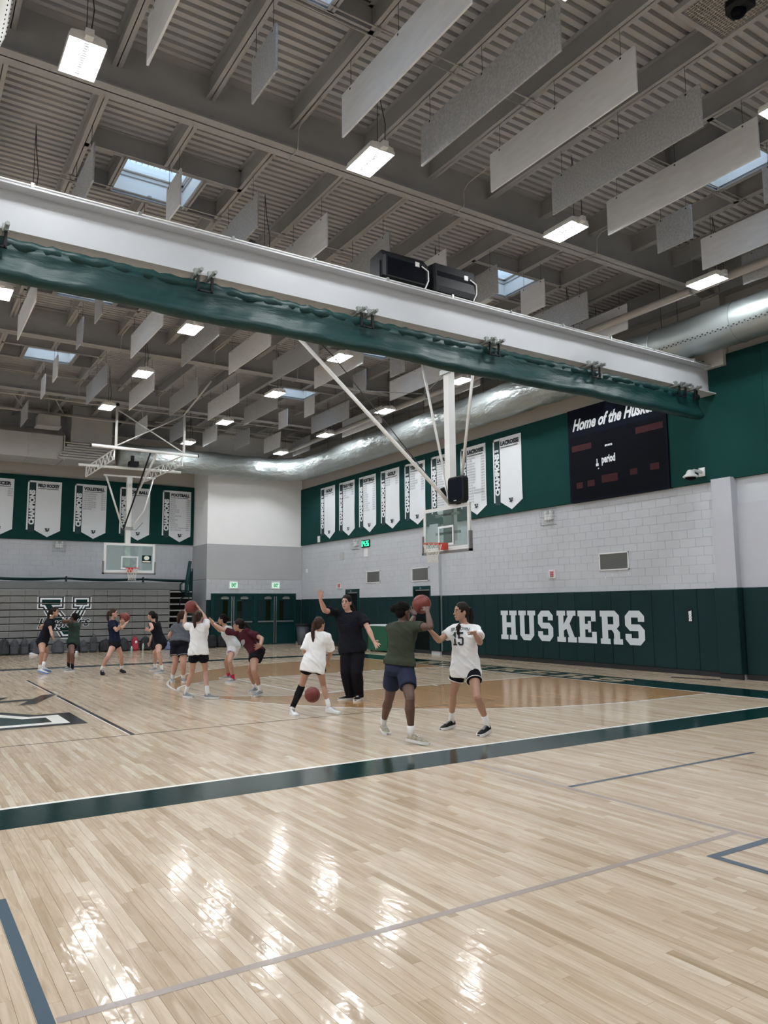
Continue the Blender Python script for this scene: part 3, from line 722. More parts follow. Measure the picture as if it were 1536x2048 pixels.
def crv(s):           # wrapped part: straight, corner, along the far wall
    L1 = 28.35 - 13.0; L2 = 1.45 * math.pi / 2
    if s < L1: return (14.56, 13.0 + s, 7.42)
    if s < L1 + L2:
        a = (s - L1) / 1.45; return (14.56 - 1.45 * (1 - math.cos(a)), 28.35 + 1.45 * math.sin(a), 7.42)
    return (14.56 - 1.45 - (s - L1 - L2), 29.8, 7.42)
s = 0; tot = 28.35 - 13 + 1.45 * math.pi / 2 + 6.1
while s < tot:
    pts.append(crv(s)); f = (s % 1.9) / 1.9; rad.append(.485 + .035 * math.sin(math.pi * f) ** .6 - .035 + .008 * r3.uniform(-1, 1)); s += .16
mbd = MB().path(pts, rad, 26)
wv = []
for i, v in enumerate(mb_v := mbd.v):
    k = i // 26; f = (k * .16 % 1.9) / 1.9; a = 2 * math.pi * (i % 26) / 26
    c = Vector(pts[min(k, len(pts) - 1)]); q = Vector(v) - c
    wv.append(tuple(c + q * (1 + .035 * math.sin(5 * a + 3 * f * math.pi) * math.exp(-((min(f, 1 - f)) / .16) ** 2) + .012 * math.sin(3 * a + 9 * f))))
mbd.v = wv; obj('wrapped_duct', mbd, M['duct_fab'], d, smooth=True)
hg = MB()
for q in [6, 8, 10.6] + [13 + 1.9 * k for k in range(8)]: hg.path([(14.56 - .3, q, 7.75), (14.56 - .3, q, 9.2)], .006, 5); hg.path([(14.56 + .3, q, 7.75), (14.56 + .3, q, 9.2)], .006, 5)
pieces('duct_hanger', hg, M['wire'], d)

p = thing('sprinkler_main', 'long pale round pipe hung above the duct on the right side', 'pipe', (13.85, 8, 8.2))
obj('pipe_body', MB().path([(13.6, -4, 8.02), (13.6, 30.5, 8.02)], .085, 14), M['conduit'], p, smooth=True)
hg = MB()
for q in (3, 6.2, 9.3, 12.4, 15.5, 18.6, 21.7, 24.8, 27.9): hg.path([(13.6, q, 8.1), (13.6, q, 9.2)], .008, 5); hg.box(13.5, 13.7, q - .02, q + .02, 7.925, 8.12)
pieces('pipe_hanger', hg, M['metal'], p)

# rectangular supply duct along the far wall with its drop box
rd = thing('box_duct', 'grey boxy air duct across the far wall with a tall drop box', 'duct', (5, 30.5, 7.3))
q = MB(); q.box(-15, 5.05, 29.85, 31.2, 7.06, 7.95)
obj('duct_run', q, M['duct_gray'], rd)
q = MB()
for x in (-2, 0.4, 2.8, 3.9, 5.1): q.box(x - .02, x + .02, 29.83, 31.2, 7.04, 7.97)
pieces('duct_flange', q, M['duct_gray'], rd)
obj('drop_box', MB().cbox(5.32, 6.8, 29.8, 31.2, 7.68, 8.72, .03).box(5.36, 6.76, 29.95, 31.2, 8.72, 9.18), M['duct_gray'], rd)
q = MB()
for k in range(6): z = 7.08 + .10 * k; e = .06 * k; q.box(4.88 + e, 6.9 - e * .3, 29.7 + .02 * k, 31.2, z, z + .075)
obj('louvre', q, M['duct_gray'], rd)
q = MB()
for x, y in ((3.0, 30.2), (3.6, 30.2), (4.4, 30.2), (5.3, 29.9), (6.85, 29.9)): q.path([(x, y, 8.1), (x, y, 9.2)], .008, 5)
q.path([(5.05, 29.72, 7.70), (6.95, 29.72, 7.70)], .03, 8)
pieces('hanger_rod', q, M['metal'], rd)
sup = thing('roof_piping', 'loose pipes and braces in the dark roof space before the far wall', 'pipe', (3, 27, 8.6))
q = MB()
for a, b_ in (((.5, 27.2, 8.62), (15, 27.2, 8.62)), ((.5, 28.9, 8.5), (14, 28.9, 8.5)), ((.5, 29.6, 8.7), (15, 29.6, 8.7)), ((8.0, 28.4, 8.55), (15, 28.4, 8.55))): q.path([a, b_], .03, 8)
for x in (3.0, 4.3, 7.2, 9.9, 12.4): q.path([(x, 27.2, 8.62), (x + .7, 29.6, 8.68)], .022, 6)
obj('pipe_run', q, M['conduit'], sup, smooth=True)
vb = thing('junction_unit', 'small pale box unit under the roof by the far left corner', 'unit', (4.35, 28.9, 8.15))
obj('unit_body', MB().cbox(4.0, 4.75, 28.7, 29.3, 8.05, 8.42, .03), M['duct_gray'], vb); obj('unit_hanger', MB().box(4.35, 4.4, 28.98, 29.02, 8.4, 9.22), M['steel'], vb); obj('unit_lid', MB().box(3.97, 4.78, 28.67, 29.33, 8.01, 8.06), M['duct_gray'], vb)

# conduits across the joists
for k, (y, lab) in enumerate(((7.45, 'thin grey conduit running across the joists in the nearest bay'), (13.0, 'thin grey conduit running across the joists above the white beam'), (18.9, 'thin grey conduit running across the joists in the third bay'), (25.1, 'thin grey conduit running across the joists in the fourth bay'))):
    t = thing('conduit', lab, 'conduit', (5, y, 8.8)); q = MB(); q.path([(-2, y, 8.815), (13.9, y, 8.815)], .012, 6); q.path([(-2, y + .16, 8.815), (8, y + .16, 8.815)], .009, 6); obj('tube', q, M['conduit'], t, smooth=True)
    q = MB()
    for x in JX[1:]: q.box(x - .03, x + .03, y - .03, y + .03, 8.80, 8.835)
    pieces('conduit_strap', q, M['galv'], t)
for gi, gy in enumerate(GY[2:6]):
    for x in ((4.77, 7.95, 11.27) if gi == 0 else (4.77, 7.37, 9.97)):
        t = thing('conduit_drop', 'thin conduit bent around the %s roof girder near column %s' % (['nearest', 'second', 'third', 'fourth'][gi], {4.77: 'left', 7.95: 'middle', 7.37: 'middle', 11.27: 'right', 9.97: 'right'}[x]), 'conduit', (x, gy, 8.4))
        obj('tube', MB().path([(x, gy - .9, 8.815), (x, gy - .3, 8.80), (x, gy - .19, 8.72), (x, gy - .18, 8.46), (x, gy - .17, 8.42), (x, gy + .17, 8.42), (x, gy + .19, 8.5), (x, gy + .5, 8.80), (x, gy + .9, 8.815)], .011, 6), M['conduit'], t, smooth=True)

# return air grille, cameras and detectors under the roof
g = thing('ceiling_grille', 'square brown lattice grille set between joists at the top right', 'vent', (8.2, 4.8, 8.8))
gx0, gx1, gy0, gy1 = 7.75, 8.60, 4.35, 5.24
obj('frame', MB().box(gx0 - .07, gx1 + .07, gy0 - .07, gy0, 8.79, 8.86).box(gx0 - .07, gx1 + .07, gy1, gy1 + .07, 8.79, 8.86).box(gx0 - .07, gx0, gy0, gy1, 8.79, 8.86).box(gx1, gx1 + .07, gy0, gy1, 8.79, 8.86), M['steel'], g)
q = MB()
for k in range(1, 22): a = gx0 + (gx1 - gx0) * k / 22; q.box(a - .005, a + .005, gy0, gy1, 8.815, 8.84)
for k in range(1, 20): a = gy0 + (gy1 - gy0) * k / 20; q.box(gx0, gx1, a - .005, a + .005, 8.82, 8.845)
obj('lattice', q, M['conduit'], g); obj('backing', MB().box(gx0, gx1, gy0, gy1, 8.90, 8.91), M['black_gap'], g)
t = thing('ceiling_camera', 'black bracketed device hanging at the ceiling grille, top right', 'camera', (8.3, 4.62, 8.5))
q = MB(); q.path([(7.95, 4.58, 8.62), (7.95, 4.58, 8.82)], .03, 8); q.cbox(7.82, 8.08, 4.46, 4.74, 8.45, 8.62, .05); obj('device_body', q, M['black'], t)
q = MB(); q.ell((7.94, 4.62, 8.45), AX, (.09, .09, .08)); obj('device_dome', q, M['score2'], t, smooth=True)
for k, (x, y, lab) in enumerate(((3.1, 6.95, 'round clear dome detector at the top of the nearest bay'), (10.7, 7.6, 'round clear dome detector beside the right skylight'), (6.9, 13.7, 'small dome detector above the white beam'))):
    t = thing('dome_detector', lab, 'detector', (x, y, 8.75)); q = MB(); q.path([(x, y, 8.80), (x, y, 8.84)], .11, 16); obj('base', q, M['white_plastic'], t); q = MB(); q.ell((x, y, 8.80), AX, (.085, .085, .07)); obj('dome', q, M['metal'], t, smooth=True)
t = thing('perforated_duct_end', 'white perforated rounded duct end at the top left edge', 'duct', (.1, 6, 8.0))
ctr = (.42, 8.0); q = MB(); pts = [(ctr[0], y, 7.95) for y in (3.0, 5, 7, 8.75, 8.95, 9.08, 9.14)]; q.path(pts, [.3, .3, .3, .3, .27, .19, .06], 24); obj('duct_shell', q, M['white_powder'], t, smooth=True)
q = MB()
for i in range(46):
    for a in (math.radians(-38), math.radians(-20)):
        y = 5.35 + .075 * i; q.ell((ctr[0] + .3 * math.cos(a), y, 7.95 + .3 * math.sin(a)), AX, (.006, .014, .01), 6, 4)
obj('perforation', q, M['black_gap'], t, kind='stuff')

# loudspeakers on the beam
def speaker(x0, x1, lab, ty):
    t = thing('loudspeaker', lab, 'loudspeaker', ((x0 + x1) / 2, BY, 6.85), 'loudspeakers on the white beam')
    yz = [(9.98, 7.30), (10.10, 7.42), (10.42, 7.38), (10.46, 7.0), (10.18, 6.92), (9.98, 6.93)] if ty == 0 else [(9.96, 7.0), (10.0, 7.40), (10.42, 7.44), (10.46, 6.98), (10.2, 6.88), (9.98, 6.90)]
    m = .04; cy, cz = 10.2, 7.15
    sh = lambda f: [(cy + (y - cy) * f, cz + (z - cz) * f) for y, z in yz]
    q = MB().loft([[(x, y, z) for y, z in sh(f)] for x, f in ((x0, .90), (x0 + m, 1), (x1 - m, 1), (x1, .90))]); obj('cabinet', q, M['black'], t)
    q = MB().loft([[(x, y - .008, z) for y, z in ((9.985, 6.96), (9.985, 7.26))] + [(x, 9.99, z) for z in (7.26, 6.96)] for x in (x0 + .07, x1 - .07)]); obj('grille', q, M['score2'], t)
    q = MB(); q.box(x0 - .02, x0 - .005, 10.08, 10.12, 6.85, 7.22); q.box(x1 + .005, x1 + .02, 10.08, 10.12, 6.85, 7.22); q.box(x0 - .02, x1 + .02, 10.06, 10.14, 6.845, 6.86); obj('yoke', q, M['black'], t)
    q = MB(); q.box(x1 - .28, x1 - .2, 9.965, 9.98, 7.22, 7.3); obj('connector_plate', q, M['white_plastic'], t)
    q = MB(); q.path([(x1 - .15, 9.97, 7.25), (x1 - .03, 9.95, 7.18), (x1 - .02, 9.96, 7.02), (x1 - .08, 9.98, 6.87)], .012, 6); obj('cable', q, M['white_plastic'], t)
speaker(6.44, 7.34, 'left black wedge loudspeaker lying on top of the white beam', 0)
speaker(7.45, 8.38, 'right black wedge loudspeaker lying on top of the white beam', 1)
t = thing('projector_tube', 'small black lens tube on the left part of the white beam', 'camera', (4.35, 10.35, 7.0))
obj('tube', MB().path([(4.25, 10.3, 7.05), (4.62, 10.45, 7.0)], .05, 12), M['black'], t); obj('tube_body', MB().path([(4.33, 10.33, 7.04), (5.0, 10.6, 6.96)], .045, 12), M['galv'], t); obj('mount', MB().box(4.6, 4.66, 10.3, 10.5, 6.845, 7.0), M['galv'], t)

# ------------------------------------------------------------------ right wall: pads, panel, banners, fittings
padroot = thing('wall_padding', 'row of green vinyl wall pads with white HUSKERS lettering on the right wall', 'wall padding', (XW, 15, 0))
gaps = [(20.90, 21.94), (25.66, 26.64)]
me_cache = {}
def pad(y0, y1, xf, xb=XW, z0=.11, z1=1.92):
    key = (round(y1 - y0, 3), round(xb - xf, 3))
    if key not in me_cache:
        w, th = key; e = .012; mb = MB()
        mb.loft([[(x, e1, z0 + e1), (x, w - e1, z0 + e1), (x, w - e1, z1 - e1), (x, e1, z1 - e1)] for x, e1 in ((0, e + .004), (e, .003), (th, .003))])
        me = bpy.data.meshes.new('pad'); me.from_pydata(mb.v, [], mb.f); fixn(me); me.materials.append(M['mat_green']); me_cache[key] = me
    o = put('pad', me_cache[key], padroot); o.location = Vector((xf, y0, 0)) - padroot.location
y = 10.18
while y < 30.5:
    y1 = min(y + .612, 30.58); segs = [(y, y1)]
    for g0, g1 in gaps + [(20.30, 20.86)]: segs = [q for a, b_ in segs for q in ((a, min(b_, g0)), (max(a, g1), b_)) if q[1] - q[0] > .06]
    for a, b_ in segs: pad(a, b_, XW - .055)
    y = y1
pad(9.66, 10.18, XW - .29, XW - .2); pad(20.30, 20.86, XW - .18, XW - .1)
obj('pad_side', MB().box(XW - .28, XW, 10.162, 10.18, .11, 1.92).box(XW - .28, XW, 9.66, 9.678, .11, 1.92), M['mat_green'], padroot)
y = 9.64
for k in range(18):
    if y < -4: break
    pad(y - .612, y, XW - .115, XW - .06); y -= .612
obj('pad_base', MB().box(XW - .04, XW - .001, 10.18, 30.6, 0, .11).box(XW - .26, XW - .2, 9.66, 10.18, 0, .11).box(XW - .10, XW - .06, YN, 9.66, 0, .11), M['black_gap'], padroot)
ltr = MB(); word(ltr, 'HUSKERS', (XW - .0565, 17.40, .60), (0, -1, 0), (0, 0, 1), .83, 5.22, gap=.9); ltr.v = [(v[0] - .006, v[1], v[2]) for v in ltr.v]
obj('white_lettering', ltr, M['pad_print'], padroot, fix=False, label='white slab capitals spelling HUSKERS')
t = thing('small_black_sign', 'small upright black label with white letters on a green wall pad', 'sign', (XW - .06, 10.98, 1.17)); obj('plate', MB().box(XW - .066, XW - .056, 10.92, 11.05, 1.16, 1.48), M['black'], t)
q = MB(); add_text(q, 'DOOR', .085, (XW - .068, 10.95, 1.20), (0, 0, 1), (0, 1, 0), width=.24, bold=.01); obj('lettering', q, M['print_white'], t, fix=False)

pan = thing('green_wall_panel_right', 'long dark green acoustic board high on the right wall behind the banners', 'wall panel', (XW, 15, 4.28))
pz0, pz1 = 4.28, 6.78
segs = [(30.58, 28.2), (28.2, 25.8), (25.8, 23.4), (23.4, 21.0), (21.0, 18.6), (18.6, 16.2), (16.2, 14.4), (11.28, 8.9), (8.9, 6.5), (6.5, 4.0), (4.0, 1.5), (1.5, -1), (-1, -4.4)]
for a, b_ in segs: obj('panel_board', MB().box(XW - .09, XW, b_ + .002, a - .002, pz0, pz1 if a > 12 else 7.05), M['panel_green'], pan)
panf = thing('green_wall_panel_far', 'long dark green acoustic board high on the far wall above the bleachers', 'wall panel', (0, YW, 4.28))
x = 10.9
while x > -15: obj('panel_board', MB().box(x - 2.4, x - .004, YW - .09, YW, pz0, pz1), M['panel_green'], panf); x -= 2.4
t = thing('wall_sensor', 'small white box on the green board at its far lower corner', 'sensor', (XW - .1, 28.8, 4.4)); obj('body', MB().cbox(XW - .14, XW - .09, 28.72, 28.9, 4.30, 4.56, .012), M['white_plastic'], t)

def banner(frame, lab, title, rows, years, grp, prefix=True):
    """frame(u, v, lift): u right 0..1.24, v up 0..2.2 with 0 the tip"""
    o0 = frame(.62, 1.1, 0); t = thing('champion_banner', lab, 'banner', o0, grp)
    W_, H_, sh = 1.24, 2.20, .26
    # cloth with soft waves: grid
    mb = MB(); nx, ny = 14, 22; idx = {}
    rr = random.Random(int(o0.x * 100 + o0.y * 77))
    ph = rr.uniform(0, 6)
    def wave(u, v): return .004 + .010 * (math.sin(u * 5 + v * 2.2 + ph) + .5 * math.sin(u * 9 - v * 3 + ph)) * (1.15 - v / H_) * .7 + .006
    sx = .30
    def bottom(u): return sh * abs(u - (sx + (W_ - sx) / 2)) / ((W_ - sx) / 2) if u >= sx else sh - .02
    for i in range(nx + 1):
        u = sx + (W_ - sx) * i / nx
        for j in range(ny + 1):
            v0 = bottom(u); v = v0 + (H_ - v0) * j / ny; idx[i, j] = len(mb.v); mb.v.append(tuple(frame(u, v, wave(u, v))))
    for i in range(nx):
        for j in range(ny): mb.f.append((idx[i, j], idx[i + 1, j], idx[i + 1, j + 1], idx[i, j + 1]))
    obj('banner_cloth', mb, M['cloth_white'], t, smooth=True, fix=False)
    e = MB(); q = lambda a, b_, c, d_, l=.016: e.add([frame(a, c, l), frame(b_, c, l), frame(b_, d_, l), frame(a, d_, l)], [(0, 1, 2, 3)])
    q(0, .06, .26, H_); q(0, sx, H_ - .07, H_); obj('white_border', e, M['cloth_white'], t, fix=False)
    e = MB(); q(.06, .285, .08 + .1, H_ - .07, .012); 
    obj('green_strip', e, M['banner_green'], t, fix=False)
    e = MB(); add_text(e, 'CHAMPIONS', .25, frame(.262, .47, .020), frame(0, 1, 0) - frame(0, 0, 0), -(frame(1, 0, 0) - frame(0, 0, 0)), width=1.28 if prefix else 1.36, bold=.016)
    if prefix: add_text(e, prefix, .085, frame(.085, 1.80, .020), frame(1, 0, 0) - frame(0, 0, 0), frame(0, 1, 0) - frame(0, 0, 0), width=.17, bold=.006)
    obj('strip_lettering', e, M['print_white'], t, fix=False)
    e = MB(); ux, uy = frame(1, 0, 0) - frame(0, 0, 0), frame(0, 1, 0) - frame(0, 0, 0)
    w = min(.80, .13 * len(title)); uc = sx + .46
    add_text(e, title, .17, frame(uc - w / 2, 1.96, .030), ux, uy, width=w, bold=.0105)
    e.add([frame(sx + .06, 1.885, .03), frame(W_ - .12, 1.885, .03), frame(W_ - .12, 1.905, .03), frame(sx + .06, 1.905, .03)], [(0, 1, 2, 3)])
    c = uc; e.add([frame(c + (a - 5) * .017, .20 + (b_ + .2) * .017, .030) for a, b_ in VPOLY], [tuple(range(len(VPOLY)))])
    e.add([frame(c - .07, .21, .031), frame(c + .08, .25, .031), frame(c + .08, .28, .031), frame(c - .07, .24, .031)], [(0, 1, 2, 3)])
    obj('title_lettering', e, M['ink'], t, fix=False)
    if rows or years:
        e = MB(); v = 1.78
        for k in range(max(len(rows), len(years))):
            if k < len(rows) and rows[k]: add_text(e, rows[k], .072, frame(sx + .04, v, .032), ux, uy, width=.052 * len(rows[k]))
            if k < len(years): add_text(e, years[k], .072, frame(W_ - .22, v, .032), ux, uy, width=.17)
            v -= .086
        obj('list_lettering', e, M['ink_gray'], t, fix=False)
fr_r = lambda y0: (lambda u, v, l: Vector((XW - .095 - l, y0 - u, 4.38 + v)))
fr_f = lambda x0: (lambda u, v, l: Vector((x0 + u, YW - .095 - l, 4.38 + v)))
rg = 'championship banners on the right wall'; fg = 'championship banners on the far wall'
RG = ['REGIONAL', 'STATE', 'REGIONAL', 'SECTION', 'REGIONAL', 'REGIONAL', 'REGIONAL', 'REGIONAL', 'REGIONAL', 'SECTION', 'STATE', 'REGIONAL', 'STATE FINALISTS', 'STATE FINALISTS', 'LEAGUE', 'LEAGUE', 'LEAGUE']
yr = lambda a, n: [str(a + k) for k in range(n)]
banner(fr_r(28.66), 'white golf championship banner at the far end of the right wall row', 'GOLF', ['LEAGUE'], ['2007'], rg, 'GIRLS')
banner(fr_r(27.07), 'white track and field championship banner, second from the far corner', 'TRACK & FIELD', ['STATE', 'STATE', 'STATE', 'CO-LEAGUE'], yr(2007, 3), rg, 'GIRLS')
banner(fr_r(25.48), 'white softball championship banner with a long list, third from the far corner', 'SOFTBALL', ['STATE', 'STATE', 'STATE', 'STATE', 'SECTION', 'SECTION', 'LEAGUE', 'LEAGUE', 'CO-LEAGUE', 'SECTION', 'SECTION', 'CO-LEAGUE'], yr(1998, 12), rg, '')
banner(fr_r(23.89), 'white golf championship banner with three list rows, fourth from the far corner', 'GOLF', ['LEAGUE', 'LEAGUE', 'LEAGUE'], yr(2014, 3), rg, 'BOYS')
banner(fr_r(22.30), 'white tennis championship banner with eight list rows on the right wall', 'TENNIS', ['LEAGUE', 'LEAGUE', 'LEAGUE', 'CO-LEAGUE', 'CO-LEAGUE', 'LEAGUE', 'LEAGUE'], yr(2004, 8), rg, 'BOYS')
banner(fr_r(20.70), 'white lacrosse banner with a full list, partly behind the white basket mast', 'LACROSSE', ['STATE FINALISTS', 'STATE FINALISTS', 'STATE FINALISTS', 'STATE FINALISTS', 'STATE', 'STATE', 'SECTION', 'REGIONAL', 'LEAGUE', 'LEAGUE', 'LEAGUE', 'STATE', 'LEAGUE', 'LEAGUE', 'REGIONAL', 'REGIONAL', 'REGIONAL', 'REGIONAL', 'REGIONAL'], yr(1999, 19), rg, 'GIRLS')
banner(fr_r(19.10), 'white lacrosse banner with a full list, just right of the basket mast', 'LACROSSE', RG, yr(2003, 17), rg, 'BOYS')
banner(fr_r(17.51), 'white lacrosse banner with an empty list, closest to the scoreboard', 'LACROSSE', [], [], rg, 'BOYS')
banner(fr_f(2.53), 'white soccer banner cut by the left edge of the view', 'SOCCER', [], ['1999', '2011', '2017', '2018'], fg, '')
banner(fr_f(4.25), 'white field hockey banner with an empty list on the far wall', 'FIELD HOCKEY', [], [], fg, '')
banner(fr_f(5.98), 'white volleyball banner with seven list rows on the far wall', 'VOLLEYBALL', ['CONFERENCE', 'CO-LEAGUE', 'CO-LEAGUE', 'SECTION', 'CO-LEAGUE', 'CO-LEAGUE', 'CO-LEAGUE', 'LEAGUE'], yr(2012, 8), fg, '')
banner(fr_f(7.75), 'white softball banner with an empty list behind the far basket mast', 'SOFTBALL', [], [], fg, '')
banner(fr_f(9.52), 'white football banner with a long list, nearest the far corner', 'FOOTBALL', ['BOWL', 'BOWL', 'BOWL', 'STATE', 'STATE', 'SECTION', 'SECTION', 'BOWL', 'CO-LEAGUE', 'BOWL', 'LEAGUE', 'BOWL', 'LEAGUE', 'LEAGUE', 'STATE FINALISTS', 'CO-LEAGUE'], yr(1988, 16), fg, '')

# scoreboard
sb = thing('scoreboard', 'large navy black scoreboard with white script on the green board', 'scoreboard', (XW, 12.85, 4.28)); SX = XW - .13
S0, S1 = 14.40, 11.28
obj('case', MB().box(SX, XW - .0, S1, S0, 4.27, 6.78), M['score'], sb)
F = lambda u, v, l=.004: Vector((SX - l, S0 - u, 4.27 + v))
ux, uy = Vector((0, -1, 0)), Vector((0, 0, 1))
def quad(mb, u0, u1, v0, v1, l=.004): mb.add([F(u0, v0, l), F(u1, v0, l), F(u1, v1, l), F(u0, v1, l)], [(0, 1, 2, 3)])
q = MB(); add_text(q, 'Home of the Huskers', .42, F(.16, 1.93), ux, uy, width=2.80, bold=.015, shear=.42); 
obj('script_lettering', q, M['print_white'], sb, fix=False)
q = MB(); add_text(q, 'period', .27, F(1.12, .92), ux, uy, width=.44, bold=.012); quad(q, .93, 1.02, .86, .93); quad(q, .955, .985, .93, 1.05); quad(q, .99, 1.03, .78, .81); add_text(q, 'SPORTS', .06, F(1.25, 1.33), ux, uy, width=.24, bold=.004)
obj('period_lettering', q, M['print_white'], sb, fix=False)
q = MB()
for a in ((.12, .80, 1.36, 1.52), (2.22, 3.02, 1.46, 1.62), (.24, .46, .36, .52), (.62, .86, .37, .53), (1.10, 1.62, .40, .60), (2.0, 2.22, .47, .62), (2.6, 2.86, .50, .66)): quad(q, *a)
pieces('red_display', q, M['red_dim'], sb, fix=False)
q = MB()
for a in ((.05, 3.06, .05, 1.76), ): quad(q, *a, .002)
for a in ((.9, 2.0, 1.10 + .35, 1.72), (.15, .62, .78, 1.30), (2.36, 2.95, .92, 1.40), (.62, .72, .72, .82), (2.14, 2.24, .82, .92)): quad(q, *a, .005)
pieces('display_window', q, M['score2'], sb, fix=False)
# building services on the walls
def cage_light(loc, ax, lab):       # twin head emergency light in a wire cage; ax = (along, out)
    u, w = Vector(ax[0]), Vector(ax[1]); c = Vector(loc); t = thing('emergency_light', lab, 'emergency light', loc, 'caged emergency lights'); Z = Vector((0, 0, 1))
    obj('light_box', MB().obox(c + w * .05, (u, w, Z), (.14, .045, .075)), M['white_plastic'], t)
    q = MB()
    for s in (-1, 1): q.path([c + u * s * .1 + Z * .13 + w * .03, c + u * s * .1 + Z * .13 + w * .10], .045, 12)
    pieces('lamp_head', q, M['white_plastic'], t)
    q = MB()
    for k in range(9): a = -.24 + .06 * k; q.path([c + u * a + Z * .23 + w * .01, c + u * a + Z * .22 + w * .16, c + u * a - Z * .22 + w * .16, c + u * a - Z * .23 + w * .01], .004, 5)
    for z in (-.22, 0, .22): q.path([c - u * .24 + Z * z + w * .01, c - u * .24 + Z * z + w * .16, c + u * .24 + Z * z + w * .16, c + u * .24 + Z * z + w * .01], .004, 5)
    obj('wire_cage', q, M['galv'], t)
cage_light((XW, 15.3, 4.0), ((0, 1, 0), (-1, 0, 0)), 'caged twin emergency light below the scoreboard')
cage_light((XW, 25.8, 4.02), ((0, 1, 0), (-1, 0, 0)), 'caged twin emergency light beside the green digital clock')
cage_light((5.49, YW, 4.06), ((1, 0, 0), (0, -1, 0)), 'caged twin emergency light on the far wall above the bleachers')
t = thing('digital_clock', 'small wall clock with glowing green digits 04:26', 'clock', (XW, 25.13, 3.98)); obj('case', MB().cbox(XW - .06, XW, 24.84, 25.42, 3.84, 4.12, .01), M['black'], t)
def seg7(mb, ch, o, u, v, w, h, th):
    S = {'0': 'abcdef', '1': 'bc', '2': 'abged', '4': 'fgbc', '6': 'afgedc'}[ch]
    P_ = {'a': (0, h - th, w, h), 'g': (0, h / 2 - th / 2, w, h / 2 + th / 2), 'd': (0, 0, w, th), 'f': (0, h / 2, th, h), 'b': (w - th, h / 2, w, h), 'e': (0, 0, th, h / 2), 'c': (w - th, 0, w, h / 2)}
    for s in S: a = P_[s]; mb.add([o + u * x + v * y for x, y in ((a[0], a[1]), (a[2], a[1]), (a[2], a[3]), (a[0], a[3]))], [(0, 1, 2, 3)])
q = MB()
for k, ch in enumerate('0426'): seg7(q, ch, Vector((XW - .064, 25.38 - .135 * k - (.02 if k > 1 else 0), 3.88)), Vector((0, -1, 0)), Vector((0, 0, 1)), .10, .2, .026)
obj('green_digits', q, M['clock_green'], t, fix=False)
for k, (y0, y1, z0, z1, lab) in enumerate(((12.66, 13.60, 2.44, 2.89, 'white framed wall vent right of the basket on the block wall'), (21.05, 22.05, 2.43, 2.90, 'white framed wall vent beside the pilaster under the basket'), (24.12, 25.08, 2.46, 2.91, 'white framed wall vent left of the basket under the tennis banners'))):
    t = thing('wall_vent', lab, 'vent', (XW, (y0 + y1) / 2, z0), 'white framed vents on the right wall'); q = MB()
    for a in ((y0, y0 + .03, z0, z1), (y1 - .03, y1, z0, z1), (y0, y1, z0, z0 + .03), (y0, y1, z1 - .03, z1)): q.box(XW - .03, XW, *a)
    obj('frame', q, M['white_plastic'], t); q = MB(); n = 24
    for i in range(n): a = z0 + .03 + (z1 - z0 - .06) * i / n; q.add([(XW - .020, y0 + .03, a), (XW - .020, y1 - .03, a), (XW - .006, y1 - .03, a + .012), (XW - .006, y0 + .03, a + .012)], [(0, 1, 2, 3)])
    obj('louvre_slats', q, M['galv'], t, kind='stuff', fix=False); obj('backing', MB().box(XW - .006, XW - .001, y0 + .02, y1 - .02, z0 + .02, z1 - .02), M['wall_gray'], t)
for y, lab in ((15.28, 'red fire alarm strobe in a white cage below the emergency light'), (27.2, 'red fire alarm strobe in a white cage near the far corner')):
    t = thing('fire_alarm', lab, 'fire alarm', (XW, y, 2.42), 'red fire alarm strobes'); obj('body', MB().cbox(XW - .07, XW, y - .06, y + .06, 2.35, 2.50, .01), M['red'], t); obj('back_box', MB().box(XW - .03, XW, y - .12, y + .12, 2.31, 2.54), M['white_plastic'], t)
    q = MB()
    for a in (-.12, -.06, 0, .06, .12): q.path([(XW, y + a, 2.53), (XW - .1, y + a, 2.52), (XW - .1, y + a, 2.33), (XW, y + a, 2.32)], .003, 4)
    for z in (2.33, 2.38, 2.43, 2.48, 2.52): q.path([(XW - .1, y - .12, z), (XW - .1, y + .12, z)], .003, 4)
    obj('wire_cage', q, M['print_white'], t)
t = thing('wall_plate', 'grey blank plate on the block wall left of the clock', 'plate', (XW, 27.05, 3.6)); obj('plate', MB().cbox(XW - .02, XW, 26.88, 27.22, 3.45, 3.77, .004), M['wall_gray'], t)
t = thing('paper_notice', 'pale notice card under the green digital clock', 'notice', (XW, 25.15, 3.6)); obj('card', MB().box(XW - .012, XW - .003, 25.0, 25.3, 3.48, 3.80), M['white_plastic'], t)
t = thing('thermostat', 'tiny white thermostat beside the corner doors', 'thermostat', (XW, 30.1, 3.1)); obj('body', MB().cbox(XW - .04, XW, 30.02, 30.18, 3.06, 3.23, .01), M['white_plastic'], t)
t = thing('security_camera', 'white dome camera on a wall arm at the lower edge of the green board', 'camera', (XW - .3, 10.55, 4.5))
q = MB(); q.cbox(XW - .12, XW - .09, 10.36, 10.52, 4.42, 4.62, .008); q.path([(XW - .1, 10.44, 4.52), (XW - .3, 10.5, 4.55), (XW - .36, 10.52, 4.52)], .035, 10); obj('wall_arm', q, M['white_plastic'], t, smooth=True)
q = MB(); q.path([(XW - .38, 10.54, z) for z in (4.56, 4.53, 4.47, 4.42, 4.405, 4.39)], [.05, .08, .10, .16, .17, .15], 20); obj('housing', q, M['white_plastic'], t, smooth=True)
q = MB(); q.ell((XW - .38, 10.54, 4.39), AX, (.12, .12, .07), 16, 9); obj('dark_dome', q, M['score2'], t, smooth=True)
q = MB()
t = thing('wall_marks', 'three small white tape marks on the block wall under the right vent', 'tape')
